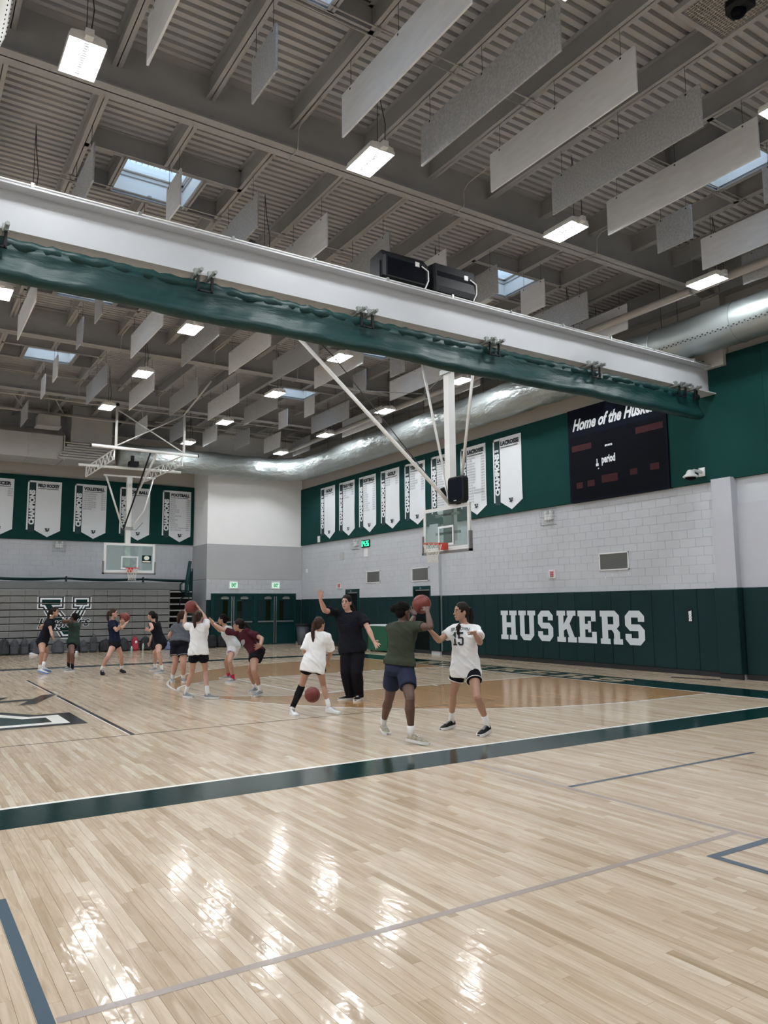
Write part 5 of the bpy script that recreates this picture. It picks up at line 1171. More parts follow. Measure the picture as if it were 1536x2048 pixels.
# ------------------------------------------------------------------ people
from mathutils import noise as mnoise
PEOPLE = {
 'p1': {'H': 1.7, 'hip': [3.262, 20.932, 0.782], 'neck': [3.444, 20.908, 1.361], 'head': [3.504, 20.851, 1.51], 'face': [0.886, -0.465, 0.0], 'body': [0.953, -0.304, 0.0], 'arms': [[[3.472, 21.073, 1.288], [3.228, 21.107, 1.137], [3.417, 21.071, 0.959], [3.472, 20.96, 0.886]], [[3.353, 20.761, 1.277], [3.385, 20.573, 1.07], [3.385, 20.371, 0.93], [3.401, 20.245, 0.861]]], 'legs': [[[3.289, 21.016, 0.752], [3.44, 21.32, 0.511], [3.34, 21.153, 0.175], [3.285, 21.134, 0.0], [3.534, 21.22, 0.0]], [[3.236, 20.847, 0.752], [3.195, 20.496, 0.533], [3.201, 20.734, 0.171], [3.155, 20.77, 0.0], [3.363, 20.607, 0.0]]]},
 'p2': {'H': 1.6, 'hip': [4.042, 21.243, 0.734], 'neck': [4.083, 21.243, 1.245], 'head': [4.05, 21.253, 1.361], 'face': [-0.735, 0.678, 0.0], 'body': [-0.735, 0.678, 0.0], 'arms': [[[3.969, 21.125, 1.173], [3.862, 20.914, 1.291], [3.732, 20.722, 1.283], [3.654, 20.611, 1.286]], [[4.186, 21.36, 1.173], [4.007, 21.549, 1.217], [3.862, 21.37, 1.248], [3.782, 21.262, 1.263]]], 'legs': [[[3.985, 21.181, 0.704], [3.96, 20.879, 0.449], [4.008, 20.998, 0.103], [4.063, 21.002, 0.0], [3.815, 20.983, 0.0]], [[4.098, 21.304, 0.704], [4.015, 21.556, 0.415], [4.04, 21.695, 0.097], [4.081, 21.731, 0.0], [3.898, 21.564, 0.0]]]},
 'p3': {'H': 1.68, 'hip': [4.71, 19.63, 0.768], 'neck': [4.626, 19.657, 1.317], 'head': [4.654, 19.621, 1.463], 'face': [0.886, -0.465, 0.0], 'body': [0.923, -0.386, 0.0], 'arms': [[[4.702, 19.808, 1.242], [4.91, 19.904, 1.086], [5.066, 20.049, 1.205], [5.116, 20.161, 1.278]], [[4.573, 19.498, 1.242], [4.666, 19.316, 1.055], [4.733, 19.154, 1.224], [4.737, 19.039, 1.309]]], 'legs': [[[4.743, 19.71, 0.738], [4.889, 19.678, 0.42], [4.966, 19.926, 0.121], [4.959, 19.983, 0.0], [4.989, 19.724, 0.0]], [[4.676, 19.549, 0.738], [4.494, 19.314, 0.454], [4.406, 19.548, 0.148], [4.411, 19.605, 0.0], [4.39, 19.346, 0.0]]]},
 'p4': {'H': 1.66, 'hip': [5.781, 19.418, 0.704], 'neck': [5.602, 19.479, 1.259], 'head': [5.547, 19.498, 1.397], 'face': [-0.791, 0.611, 0.0], 'body': [-0.606, 0.795, 0.0], 'arms': [[[5.492, 19.371, 1.189], [5.47, 19.112, 1.102], [5.334, 18.925, 1.036], [5.229, 18.856, 1.1]], [[5.756, 19.572, 1.189], [5.593, 19.607, 0.865], [5.504, 19.415, 0.75], [5.44, 19.309, 0.683]]], 'legs': [[[5.712, 19.366, 0.674], [5.598, 19.011, 0.508], [5.711, 19.046, 0.115], [5.762, 19.072, 0.0], [5.533, 18.955, 0.0]], [[5.85, 19.471, 0.674], [5.736, 19.803, 0.466], [5.818, 19.986, 0.101], [5.868, 20.012, 0.0], [5.641, 19.891, 0.0]]]},
 'p5': {'H': 1.66, 'hip': [5.33, 16.554, 0.811], 'neck': [5.439, 16.685, 1.279], 'head': [5.43, 16.703, 1.41], 'face': [0.845, 0.535, 0.0], 'body': [0.739, 0.673, 0.0], 'arms': [[[5.311, 16.788, 1.209], [5.198, 16.848, 0.989], [5.323, 17.029, 0.893], [5.413, 17.137, 0.875]], [[5.534, 16.542, 1.209], [5.677, 16.709, 1.045], [5.771, 16.862, 1.205], [5.84, 16.967, 1.268]]], 'legs': [[[5.272, 16.618, 0.781], [5.245, 16.532, 0.422], [5.257, 16.751, 0.1], [5.271, 16.806, 0.0], [5.206, 16.557, 0.0]], [[5.388, 16.49, 0.781], [5.364, 16.358, 0.427], [5.424, 16.552, 0.094], [5.428, 16.608, 0.0], [5.409, 16.352, 0.0]]]},
 'p6': {'H': 1.64, 'hip': [4.65, 13.37, 0.827], 'neck': [4.663, 13.412, 1.317], 'head': [4.659, 13.434, 1.414], 'face': [0.739, 0.673, 0.0], 'body': [0.652, 0.758, 0.0], 'arms': [[[4.534, 13.512, 1.256], [4.517, 13.782, 1.27], [4.569, 13.87, 1.485], [4.625, 13.975, 1.557]], [[4.764, 13.306, 1.282], [4.835, 13.549, 1.38], [4.78, 13.709, 1.546], [4.779, 13.821, 1.629]]], 'legs': [[[4.585, 13.425, 0.797], [4.623, 13.613, 0.447], [4.551, 13.703, 0.094], [4.532, 13.755, 0.0], [4.621, 13.517, 0.0]], [[4.715, 13.314, 0.797], [4.829, 13.493, 0.462], [4.779, 13.229, 0.112], [4.734, 13.262, 0.0], [4.938, 13.11, 0.0]]]},
 'p7': {'H': 1.68, 'hip': [6.389, 16.077, 0.729], 'neck': [6.195, 16.163, 1.197], 'head': [6.157, 16.173, 1.322], 'face': [-0.791, 0.611, 0.0], 'body': [-0.673, 0.739, 0.0], 'arms': [[[6.195, 15.98, 1.103], [5.946, 15.861, 1.133], [5.763, 15.745, 1.244], [5.682, 15.695, 1.35]], [[6.348, 16.263, 1.128], [6.223, 16.504, 1.069], [6.185, 16.719, 1.176], [6.173, 16.821, 1.276]]], 'legs': [[[6.324, 16.019, 0.699], [6.162, 15.748, 0.435], [6.258, 15.778, 0.085], [6.31, 15.803, 0.0], [6.076, 15.688, 0.0]], [[6.453, 16.136, 0.699], [6.332, 16.39, 0.391], [6.475, 16.593, 0.085], [6.52, 16.558, 0.0], [6.314, 16.717, 0.0]]]},
 'p8': {'H': 1.7, 'hip': [5.761, 13.363, 0.758], 'neck': [5.573, 13.638, 1.145], 'head': [5.516, 13.661, 1.256], 'face': [-0.791, 0.611, 0.0], 'body': [-0.578, 0.816, 0.0], 'arms': [[[5.668, 13.365, 1.098], [5.744, 13.106, 1.022], [5.636, 12.922, 0.898], [5.511, 12.853, 0.883]], [[5.497, 13.846, 1.118], [5.374, 14.093, 1.163], [5.275, 14.29, 1.275], [5.263, 14.398, 1.369]]], 'legs': [[[5.688, 13.312, 0.728], [5.563, 13.03, 0.446], [5.707, 13.084, 0.125], [5.757, 13.114, 0.0], [5.53, 12.979, 0.0]], [[5.833, 13.414, 0.728], [5.708, 13.603, 0.401], [5.905, 13.773, 0.101], [5.951, 13.807, 0.0], [5.738, 13.652, 0.0]]]},
 'p9': {'H': 1.57, 'hip': [5.371, 10.353, 0.763], 'neck': [5.46, 10.35, 1.226], 'head': [5.471, 10.356, 1.322], 'face': [0.955, 0.298, 0.0], 'body': [0.611, 0.791, 0.0], 'arms': [[[5.343, 10.434, 1.152], [5.241, 10.411, 0.935], [5.374, 10.507, 0.777], [5.463, 10.58, 0.709]], [[5.565, 10.259, 1.151], [5.651, 10.324, 0.916], [5.679, 10.485, 0.757], [5.712, 10.595, 0.689]]], 'legs': [[[5.306, 10.403, 0.733], [5.285, 10.585, 0.392], [5.12, 10.541, 0.1], [5.128, 10.594, 0.0], [5.095, 10.353, 0.0]], [[5.435, 10.304, 0.733], [5.587, 10.45, 0.414], [5.625, 10.353, 0.125], [5.595, 10.398, 0.0], [5.729, 10.195, 0.0]]]},
 'p10': {'H': 1.8, 'hip': [6.721, 11.513, 0.881], 'neck': [6.658, 11.554, 1.511], 'head': [6.613, 11.528, 1.656], 'face': [-0.795, -0.606, -0.0], 'body': [-0.739, -0.673, -0.0], 'arms': [[[6.821, 11.392, 1.441], [6.837, 11.19, 1.224], [6.873, 11.058, 1.002], [6.882, 10.932, 0.915]], [[6.503, 11.701, 1.478], [6.226, 11.604, 1.524], [6.09, 11.511, 1.725], [6.061, 11.439, 1.858]]], 'legs': [[[6.784, 11.444, 0.851], [6.729, 11.377, 0.477], [6.847, 11.513, 0.092], [6.891, 11.555, 0.0], [6.689, 11.363, 0.0]], [[6.658, 11.582, 0.851], [6.609, 11.543, 0.473], [6.747, 11.647, 0.087], [6.808, 11.645, 0.0], [6.53, 11.657, 0.0]]]},
 'p11': {'H': 1.72, 'hip': [5.251, 7.867, 0.843], 'neck': [5.295, 7.85, 1.407], 'head': [5.301, 7.851, 1.522], 'face': [0.999, 0.04, 0.0], 'body': [0.925, 0.38, 0.0], 'arms': [[[5.224, 8.012, 1.33], [5.504, 7.976, 1.359], [5.667, 8.131, 1.467], [5.734, 8.236, 1.543]], [[5.383, 7.674, 1.342], [5.378, 7.39, 1.341], [5.451, 7.546, 1.521], [5.505, 7.661, 1.593]]], 'legs': [[[5.218, 7.95, 0.813], [5.286, 8.15, 0.452], [5.351, 8.394, 0.133], [5.37, 8.45, 0.0], [5.286, 8.197, 0.0]], [[5.285, 7.784, 0.813], [5.16, 7.517, 0.514], [5.177, 7.529, 0.143], [5.141, 7.575, 0.0], [5.305, 7.365, 0.0]]]},
 'p12': {'H': 1.72, 'hip': [6.21, 7.792, 0.8], 'neck': [6.213, 7.806, 1.373], 'head': [6.167, 7.801, 1.507], 'face': [-0.991, 0.134, -0.0], 'body': [-0.774, -0.634, -0.0], 'arms': [[[6.311, 7.678, 1.291], [6.194, 7.474, 1.132], [6.012, 7.346, 1.244], [5.901, 7.264, 1.291]], [[6.146, 7.911, 1.29], [5.899, 7.928, 1.15], [5.706, 7.852, 1.288], [5.593, 7.81, 1.372]]], 'legs': [[[6.267, 7.723, 0.77], [6.117, 7.458, 0.477], [6.318, 7.524, 0.141], [6.373, 7.545, 0.0], [6.124, 7.451, 0.0]], [[6.154, 7.861, 0.77], [6.128, 7.96, 0.461], [6.252, 8.158, 0.128], [6.31, 8.17, 0.0], [6.049, 8.116, 0.0]]]},
}
SKIN = {'fair': (.49, .285, .225), 'tan': (.39, .22, .155), 'brown': (.115, .052, .033), 'dark': (.085, .040, .026)}
for k, c in SKIN.items(): M['skin_' + k] = mat('skin ' + k, c, .5, var=.05, scale=12)
M['hair_dark'] = mat('dark brown hair', (.012, .008, .007), .6, spec=.15, bump=.004, bscale=60, stretch=(1, 1, .25))
M['hair_brown'] = mat('brown hair', (.038, .019, .013), .6, spec=.18, bump=.004, bscale=60, stretch=(1, 1, .25))
M['hair_black'] = mat('black curly hair', (.006, .005, .005), .8, spec=.1, bump=.02, bscale=55)
def fab(n, c, r=.9): M[n] = mat(n.replace('_', ' '), c, r, spec=.12, bump=.005, bscale=9, var=.03, scale=5)
fab('tee_white', (.82, .83, .85)); fab('tee_black', (.008, .009, .014)); fab('tee_navy', (.009, .013, .030)); fab('tee_green', (.030, .050, .042)); fab('tee_olive', (.040, .047, .033)); fab('tee_gray', (.095, .105, .125)); fab('tee_maroon', (.055, .012, .020)); fab('tank_light', (.52, .55, .57))
fab('shorts_black', (.008, .008, .013)); fab('shorts_navy', (.020, .026, .052)); fab('shorts_white', (.62, .60, .62)); fab('purple', (.16, .05, .38)); fab('pants_black', (.008, .008, .012)); fab('sock_white', (.74, .74, .74)); fab('sock_red', (.42, .02, .06)); fab('sleeve_black', (.008, .008, .010)); fab('trim_gray', (.35, .36, .38))
M['shoe_white'] = mat('white shoe', (.66, .68, .70), .5); M['shoe_gray'] = mat('grey shoe', (.20, .22, .24), .6, var=.3, scale=30); M['shoe_black'] = mat('black shoe', (.008, .008, .010), .6, spec=.15); M['shoe_beige'] = mat('beige shoe', (.30, .27, .20), .6, var=.35, scale=28)
M['sole_white'] = mat('white sole', (.72, .73, .74), .5); M['sole_blue'] = mat('blue sole', (.12, .22, .50), .5); M['eye_white'] = mat('eye white', (.6, .6, .6), .3); M['lip'] = mat('lips', (.30, .085, .075), .5); M['teeth'] = mat('teeth', (.75, .74, .70), .4)
BAKE = []
def remeshed(name, mb, m, parent, voxel, smooth=2, wrinkle=0.0, wscale=9.0):
    o = obj(name, mb, m, parent, smooth=False)
    r = o.modifiers.new('r', 'REMESH'); r.mode = 'VOXEL'; r.voxel_size = voxel; r.use_smooth_shade = True
    if smooth: s = o.modifiers.new('s', 'SMOOTH'); s.factor = .5; s.iterations = smooth
    BAKE.append((o, wrinkle, wscale)); return o
def ering(c, u, w, a, b, n=20): return [c + u * math.cos(t) * a + w * math.sin(t) * b for t in (2 * math.pi * i / n for i in range(n))]
def hand(mb, wr, tg, nrm, right, sc, curl=.35, spread=.12):
    d = (tg - wr).normalized(); n = nrm - d * nrm.dot(d); n = n.normalized() if n.length > 1e-3 else d.orthogonal().normalized()
    s = d.cross(n) * (1 if right else -1)          # towards the thumb
    rings = []
    for t, a, b in ((-.01, .022, .019), (.02, .027, .016), (.055, .038, .014), (.085, .039, .012)): rings.append(ering(wr + d * t * sc, s, n, a * sc, b * sc, 10))
    mb.loft(rings)
    for k, (off, L) in enumerate(((.030, .066), (.010, .076), (-.010, .070), (-.029, .056))):
        b0 = wr + d * .082 * sc + s * off * sc; sp = off / .03 * spread
        d1 = (d + s * sp + n * math.tan(curl * .4)).normalized(); d2 = (d1 + n * math.tan(min(1.2, curl))).normalized()
        p1 = b0 + d1 * L * .5 * sc; mb.capsule(b0 - d * .012 * sc, p1, .0100 * sc, .0092 * sc, 8); mb.capsule(p1, p1 + d2 * L * .5 * sc, .0092 * sc, .0080 * sc, 8)
    b0 = wr + d * .022 * sc + s * .022 * sc; d1 = (d * .72 + s * .8 + n * .25).normalized(); p1 = b0 + d1 * .040 * sc; d2 = (d * .95 + s * .35 + n * .35).normalized()
    mb.capsule(b0, p1, .0135 * sc, .0110 * sc, 8); mb.capsule(p1, p1 + d2 * .032 * sc, .0110 * sc, .0090 * sc, 8)
def person(key, label, skin, hair, tee, bottom, shoe, build=1.0, hem=-.05, slv=.62, leg=.4, sock=('sock_white', .09), hairdo='pony', vox=.0085, tank=False, palms=None, curl=.35, sole='sole_white', pants=False, extra=None, mouth='closed', legth=1.0, loose=1.0, ponydir=None):
    P = PEOPLE[key]; H = P['H']; sc = H / 1.7; b = build; V = Vector
    hip, neck, head = V(P['hip']), V(P['neck']), V(P['head']); f = V(P['face']); bf = V(P['body'])
    a = [[V(q) for q in arm] for arm in P['arms']]; l = [[V(q) for q in lg] for lg in P['legs']]
    Z = V((0, 0, 1)); r = f.cross(Z).normalized()
    root = thing('person', label, 'person', ((l[0][2].x + l[1][2].x) / 2, (l[0][2].y + l[1][2].y) / 2, 0))
    upv = (neck - hip).normalized(); ss = (a[1][0] - a[0][0]).normalized(); ss = (ss - upv * ss.dot(upv)).normalized(); hs = (l[1][0] - l[0][0]); hs = (hs - upv * hs.dot(upv)).normalized()
    TL = (neck - hip).length
    def trings(tab, g=0.0, n=22):
        out = []
        for t, w, d_, fo in tab:
            s_ = hs.lerp(ss, max(0, min(1, t))).normalized(); w_ = s_.cross(upv).normalized() * -1; fw = w_ if w_.dot(bf) > 0 else -w_
            out.append(ering(hip + upv * TL * t + fw * fo * sc, s_, fw, (w * sc * (b if t < .9 else 1) + g), (d_ * sc * (b if t < .9 else 1) + g), n))
        return out
    shw = max(.12, min(.185, (a[1][0] - a[0][0]).length / 2 / sc))
    # ---- body: one surface
    mb = MB()
    mb.loft(trings([(-.16, .10, .08, 0), (-.08, .15, .105, -.01), (.04, .165, .115, -.01), (.2, .135, .095, 0), (.34, .118, .085, .005), (.5, .128, .09, .01), (.68, .142, .10, .012), (.82, shw * .86, .088, .005), (.92, shw * .62, .07, 0), (1.0, .055, .055, 0)]))
    hb = head - Z * .05 * sc - f * .01
    mb.capsule(neck - upv * .04, hb, .050 * sc, .047 * sc, 14)
    mb.ell(head + Z * .014 * sc, (r, f, Z), (.073 * sc, .090 * sc, .100 * sc), 22, 15)
    mb.loft([ering(head + f * fo * sc + Z * z * sc, r, f, w * sc, d_ * sc, 18) for z, w, d_, fo in ((-.108, .018, .018, .056), (-.104, .030, .030, .048), (-.088, .044, .050, .034), (-.06, .058, .068, .018), (-.02, .066, .078, .010), (.03, .068, .082, .006))])   # jaw and cheeks
    mb.capsule(head + f * .082 * sc + Z * .004 * sc, head + f * .105 * sc - Z * .026 * sc, .009 * sc, .013 * sc, 8)    # nose
    mb.capsule(head + f * .085 * sc - Z * .056 * sc - r * .014 * sc, head + f * .085 * sc - Z * .056 * sc + r * .014 * sc, .010 * sc, .010 * sc, 8)
    for s in (-1, 1): mb.ell(head + r * s * .076 * sc - Z * .012 * sc - f * .004, (f, r, Z), (.019 * sc, .009 * sc, .032 * sc), 10, 7)
    bb = .5 + .5 * b
    for k in (0, 1):
        sh, el, wr, ha = a[k]; s = 1 if k else -1
        mb.capsule(neck - upv * .062 * sc, sh - upv * .010, .040 * sc, .043 * sc * bb, 12); mb.path([sh, sh.lerp(el, .35), sh.lerp(el, .75), el], [.052 * sc * bb, .047 * sc * bb, .040 * sc * bb, .037 * sc * bb], 14); mb.capsule(sh, sh.lerp(el, .05), .052 * sc * bb, .052 * sc * bb)
        mb.capsule(el, el.lerp(wr, .02), .038 * sc * bb, .038 * sc * bb); mb.path([el, el.lerp(wr, .28), el.lerp(wr, .7), wr], [.036 * sc * bb, .040 * sc * bb, .029 * sc * bb, .024 * sc], 14)
        pn = V(palms[k]) if palms and palms[k] is not None else bf
        if palms and palms[k] is not None and len(palms[k]) == 3 and abs(palms[k][0]) + abs(palms[k][1]) > 3: pn = V(palms[k]) - ha
        hand(mb, wr, ha, pn, k == 1, sc * 1.06, curl, .34)
        hp, kn, an = l[k][0], l[k][1], l[k][2]; q = .5 + .5 * b; q *= legth
        mb.path([hp + Z * .03, hp.lerp(kn, .25), hp.lerp(kn, .6), kn], [.088 * sc * q, .086 * sc * q, .068 * sc * q, .053 * sc * q], 16); mb.capsule(kn, kn.lerp(an, .02), .054 * sc * q, .054 * sc * q, 14)
        back = -(bf) * .010 * sc
        mb.path([kn, kn.lerp(an, .12) + back * .4, kn.lerp(an, .32) + back, kn.lerp(an, .6) + back * .5, kn.lerp(an, .85), an], [.052 * sc * q, .051 * sc * q, .057 * sc * q, .044 * sc * q, .034 * sc * q, .034 * sc], 16)
        mb.capsule(an, an - Z * .03, .034 * sc, .034 * sc, 12)
    remeshed('body', mb, M['skin_' + skin], root, vox * (.62 if vox < .012 else .72), 1)
    # ---- top
    mb = MB(); g = .019 * loose
    top = .97 if not tank else .90
    tab = [(hem, .178, .125, -.005), (max(hem + .1, .06), .172, .122, -.006), (.22, .150, .108, 0), (.36, .138, .100, .006), (.52, .142, .103, .012), (.68, .152, .110, .013), (.82, shw * .95, .096, .005), (.91, shw * .74, .080, 0), (top, .072 if not tank else .10, .066, 0)]
    tab = [q_ for i, q_ in enumerate(tab) if i == 0 or q_[0] > tab[0][0] + .02]
    mb.loft(trings(tab, g, 28))
    for k in (0, 1):
        sh, el = a[k][0], a[k][1]
        mb.capsule(neck - upv * .062 * sc, sh - upv * .008, .060 * sc, .067 * sc * bb, 14)
        if not tank: e = sh.lerp(el, slv); mb.path([sh.lerp(neck, .18) - upv * .02, sh, sh.lerp(el, slv * .5), e], [.052 * sc * bb, .062 * sc * bb, .062 * sc * bb * (.5 + .5 * loose), .064 * sc * bb * loose], 16)
    shirt = remeshed('shirt', mb, M[tee], root, vox * 1.15, 2, .0085 * loose, 6.5)
    # ---- shorts or trousers
    mb = MB(); mb.loft(trings([(.10 if hem > -.05 else .02, .150, .108, 0), (.04 if hem > -.05 else -.02, .160, .116, -.01), (-.08, .160, .118, -.012), (-.17, .12, .095, -.01)], .008, 24))
    for k in (0, 1):
        hp, kn, an = l[k][0], l[k][1], l[k][2]; q = .5 + .5 * b
        if pants: mb.path([hp + Z * .02, hp.lerp(kn, .4), kn, kn.lerp(an, .5), an + Z * .02, an - Z * .045], [.108 * sc * q, .100 * sc * q, .083 * sc * q, .080 * sc * q, .078 * sc, .074 * sc], 18)
        else: mb.path([hp + Z * .03, hp.lerp(kn, leg * .55), hp.lerp(kn, leg)], [.100 * sc * q * legth, .104 * sc * q * legth, .101 * sc * q * legth * (.6 + .4 * loose)], 18)
    sh_ = remeshed('trousers' if pants else 'shorts', mb, M[bottom], root, vox * 1.15, 2, .005 if pants else .003, 8)
    # ---- socks and shoes
    for k in (0, 1):
        an, heel, toe = l[k][2], l[k][3], l[k][4]; kn = l[k][1]
        d = V((toe.x - heel.x, toe.y - heel.y, 0)); fl = .155 * H; d = d.normalized()
        hz = max(0.0, an.z - .105 * sc)
        h0 = V((an.x, an.y, 0)) - d * .045 * sc + Z * hz; ax = (V((h0.x, h0.y, 0)) + d * math.sqrt(max(.01, fl * fl - hz * hz)) - h0); ax = ax.normalized(); up2 = ax.cross(d.cross(Z)).normalized(); up2 = up2 if up2.z > 0 else -up2; lat = d.cross(Z)
        if not pants:
            s_name, s_len = sock if k == 1 or not isinstance(sock[0], tuple) else sock
            mb = MB(); t = s_len / max(.1, (kn - an).length); q_ = (.5 + .5 * b) * legth
            if key == 'p9' and k == 0: pass
            mb.path([an - Z * .05 * sc, an, an.lerp(kn, t)], [.036 * sc, .0385 * sc, .042 * sc * q_], 14); obj('sock', mb, M[s_name], root, smooth=True)
        rings, sr = [], []
        for t, w, h_ in ((-.035, .020, .055), (-.01, .032, .085), (.12, .036, .098), (.26, .037, .092), (.42, .040, .074), (.62, .046, .056), (.80, .047, .044), (.94, .036, .036), (1.0, .018, .028)):
            c = h0 + ax * fl * t; w *= sc; h_ *= sc; lo = .012
            rings.append([c + lat * w * x + up2 * (lo + (h_ - lo) * z) for x, z in ((-1, 0), (1, 0), (1, .45), (.78, .85), (.25, 1), (-.25, 1), (-.78, .85), (-1, .45))])
            sr.append([c + lat * w * 1.10 * x + up2 * z for x, z in ((-1, 0), (1, 0), (1.04, .032 * sc), (-1.04, .032 * sc))])
        s_ = obj('shoe', MB().loft(rings), M[shoe], root, smooth=True); obj('sole', MB().loft(sr), M[sole], s_)
        q_ = MB()
        for t in (.34, .42, .50, .58): c = h0 + ax * fl * t + up2 * (.098 - .085 * (t - .2)) * sc; q_.path([c - lat * .02 * sc, c + up2 * .003, c + lat * .02 * sc], .0035, 5)
        obj('laces', q_, M['sole_white' if shoe != 'shoe_white' else 'shoe_gray'], s_)
    # ---- hair and face
    hc = head + Z * .034 * sc - f * .014 * sc
    hm = M['hair_' + hair]; mb = MB(); mb.ell(hc, (r, f, Z), (.083 * sc, .096 * sc, .098 * sc), 20, 13); mb.ell(hc - f * .03 * sc - Z * .045 * sc, (r, f, Z), (.070 * sc, .062 * sc, .075 * sc), 16, 9)
    for s in (-1, 1): mb.ell(hc + r * s * .060 * sc - Z * .030 * sc - f * .012 * sc, (r, f, Z), (.018 * sc, .032 * sc, .050 * sc), 10, 7)
    bk = head - f * .105 * sc + Z * .02 * sc
    if hairdo in ('pony', 'ponylong', 'ponyside'):
        L = {'pony': .24, 'ponylong': .36, 'ponyside': .26}[hairdo] * sc; o_ = V(ponydir) if ponydir else V((0, 0, 0))
        pts = [head - f * .08 * sc + Z * .035 * sc, bk - f * .025 * sc + Z * .02, bk - f * .045 * sc - Z * L * .3 + o_ * .3, bk - f * .03 * sc - Z * L * .65 + o_ * .7, bk - f * .012 * sc - Z * L + o_]
        mb.path(pts, [.022 * sc, .030 * sc, .036 * sc, .030 * sc, .008 * sc], 12)
    elif hairdo == 'bun':
        bd = V(ponydir) if ponydir else -f * .11 + Z * .07
        mb.ell(head + bd * sc, AX, (.058 * sc, .058 * sc, .054 * sc), 14, 9); mb.capsule(head + bd * .5 * sc, head + bd * sc, .05 * sc, .03 * sc)
    if hairdo == 'ponyside' : mb.path([head - f * .06 * sc - Z * .06 * sc, neck + a[1][0] * .0 - f * .02 + (a[1][0] - neck) * .35 + Z * .02, neck + (a[1][0] - neck) * .42 + bf * .125 * sc - Z * .02 * sc, neck + (a[1][0] - neck) * .40 + bf * .150 * sc - Z * .12 * sc], [.03 * sc, .03 * sc, .03 * sc, .012 * sc], 10)
    remeshed('hair', mb, hm, root, vox * .95, 1, .006, 26)
    e = MB()
    for s in (-1, 1): e.ell(head + r * s * .030 * sc + f * .0835 * sc + Z * .004 * sc, (r, f, Z), (.0145 * sc, .006 * sc, .0065 * sc), 10, 7)
    eo = obj('eyes', e, M['eye_white'], root, smooth=True); e = MB()
    for s in (-1, 1): e.ell(head + r * s * .030 * sc + f * .0885 * sc + Z * .004 * sc, (r, f, Z), (.0065 * sc, .003 * sc, .0062 * sc), 8, 5); e.path([head + r * s * .046 * sc + f * .078 * sc + Z * .012 * sc, head + r * s * .030 * sc + f * .089 * sc + Z * .014 * sc, head + r * s * .016 * sc + f * .088 * sc + Z * .010 * sc], .0028 * sc, 5)
    obj('iris_and_lashes', e, M['hair_dark'], eo, smooth=True); e = MB()
    for s in (-1, 1): e.path([head + r * s * .048 * sc + f * .078 * sc + Z * .026 * sc, head + r * s * .030 * sc + f * .090 * sc + Z * .033 * sc, head + r * s * .014 * sc + f * .092 * sc + Z * .028 * sc], .0040 * sc, 6)
    obj('eyebrows', e, M['hair_dark'], root, smooth=True); e = MB()
    if mouth == 'smile':
        e.ell(head + f * .0855 * sc - Z * .060 * sc, (r, f, Z), (.024 * sc, .010 * sc, .011 * sc), 14, 7); mo = obj('mouth', e, M['lip'], root, smooth=True); e = MB(); e.ell(head + f * .0900 * sc - Z * .057 * sc, (r, f, Z), (.018 * sc, .0062 * sc, .0045 * sc), 12, 5); obj('teeth', e, M['teeth'], mo, smooth=True)
    else: e.ell(head + f * .0885 * sc - Z * .058 * sc, (r, f, Z), (.021 * sc, .009 * sc, .007 * sc), 12, 7); obj('mouth', e, M['lip'], root, smooth=True)
    return root, shirt, sh_, dict(H=H, sc=sc, hip=hip, neck=neck, head=head, f=f, bf=bf, ss=ss, hs=hs, up=upv, TL=TL, a=a, l=l, r=r)
BALLS = {'p6': (4.685, 13.907, 1.603), 'p11': (5.657, 7.955, 1.609), 'p9': (5.607, 10.846, .233), 'p3': (4.917, 19.595, 1.368)}
def ball(c, lab):
    R = .121; t = thing('basketball', lab, 'basketball', c, 'basketballs'); bm = bmesh.new(); bmesh.ops.create_uvsphere(bm, u_segments=36, v_segments=20, radius=R)
    me = bpy.data.meshes.new('ball_shell'); bm.to_mesh(me); bm.free(); me.materials.append(M['ball']); me.polygons.foreach_set('use_smooth', [True] * len(me.polygons)); put('ball_shell', me, t)
    q = MB(); C_ = Vector(c); rr = R + .0003
    for k in range(3):
        A = (Vector((1, .3, .2)), Vector((.2, 1, -.3)), Vector((-.3, .3, 1)))[k].normalized(); U = A.orthogonal().normalized(); W_ = A.cross(U)
        if k < 2: q.path([C_ + (U * math.cos(t_) + W_ * math.sin(t_)) * rr for t_ in [2 * math.pi * i / 40 for i in range(41)]], .0022, 4)
        else:
            for s in (-1, 1): q.path([C_ + A * s * rr * .62 + (U * math.cos(t_) + W_ * math.sin(t_)) * rr * .785 for t_ in [2 * math.pi * i / 40 for i in range(41)]], .0022, 4)
    obj('ball_seam', q, M['ball_line'], t)
BL = BALLS
person('p1', 'leftmost girl, in a black tee and black shorts, leaning right', 'tan', 'dark', 'tee_black', 'shorts_black', 'shoe_white', hem=-.10, leg=.25, hairdo='ponylong', sole='sole_blue', loose=1.15, vox=.015)
person('p2', 'girl in a dark green tee with both arms out, second from left', 'brown', 'black', 'tee_green', 'shorts_black', 'shoe_gray', hem=-.14, leg=.3, hairdo='bun', sock=('sleeve_black', .13), loose=1.25, build=1.08, vox=.015, ponydir=(.09, -.03, .03))
pr3 = person('p3', 'girl in a navy tee and black shoes holding a ball at her chest', 'fair', 'brown', 'tee_navy', 'shorts_black', 'shoe_black', hem=-.02, leg=.36, hairdo='pony', sole='shoe_black', loose=1.1, palms=(BL['p3'], BL['p3']), curl=.5, vox=.015)
person('p4', 'girl in a black tank top facing left with both hands out, fourth from the left', 'fair', 'dark', 'tee_black', 'shorts_black', 'shoe_gray', hem=-.06, leg=.28, tank=True, hairdo='pony', vox=.015)
pr5 = person('p5', 'girl in a grey tee and loose black shorts behind the raised ball', 'fair', 'brown', 'tee_gray', 'shorts_black', 'shoe_gray', hem=.06, leg=.62, build=1.30, hairdo='pony', loose=1.2, legth=1.05, vox=.015)
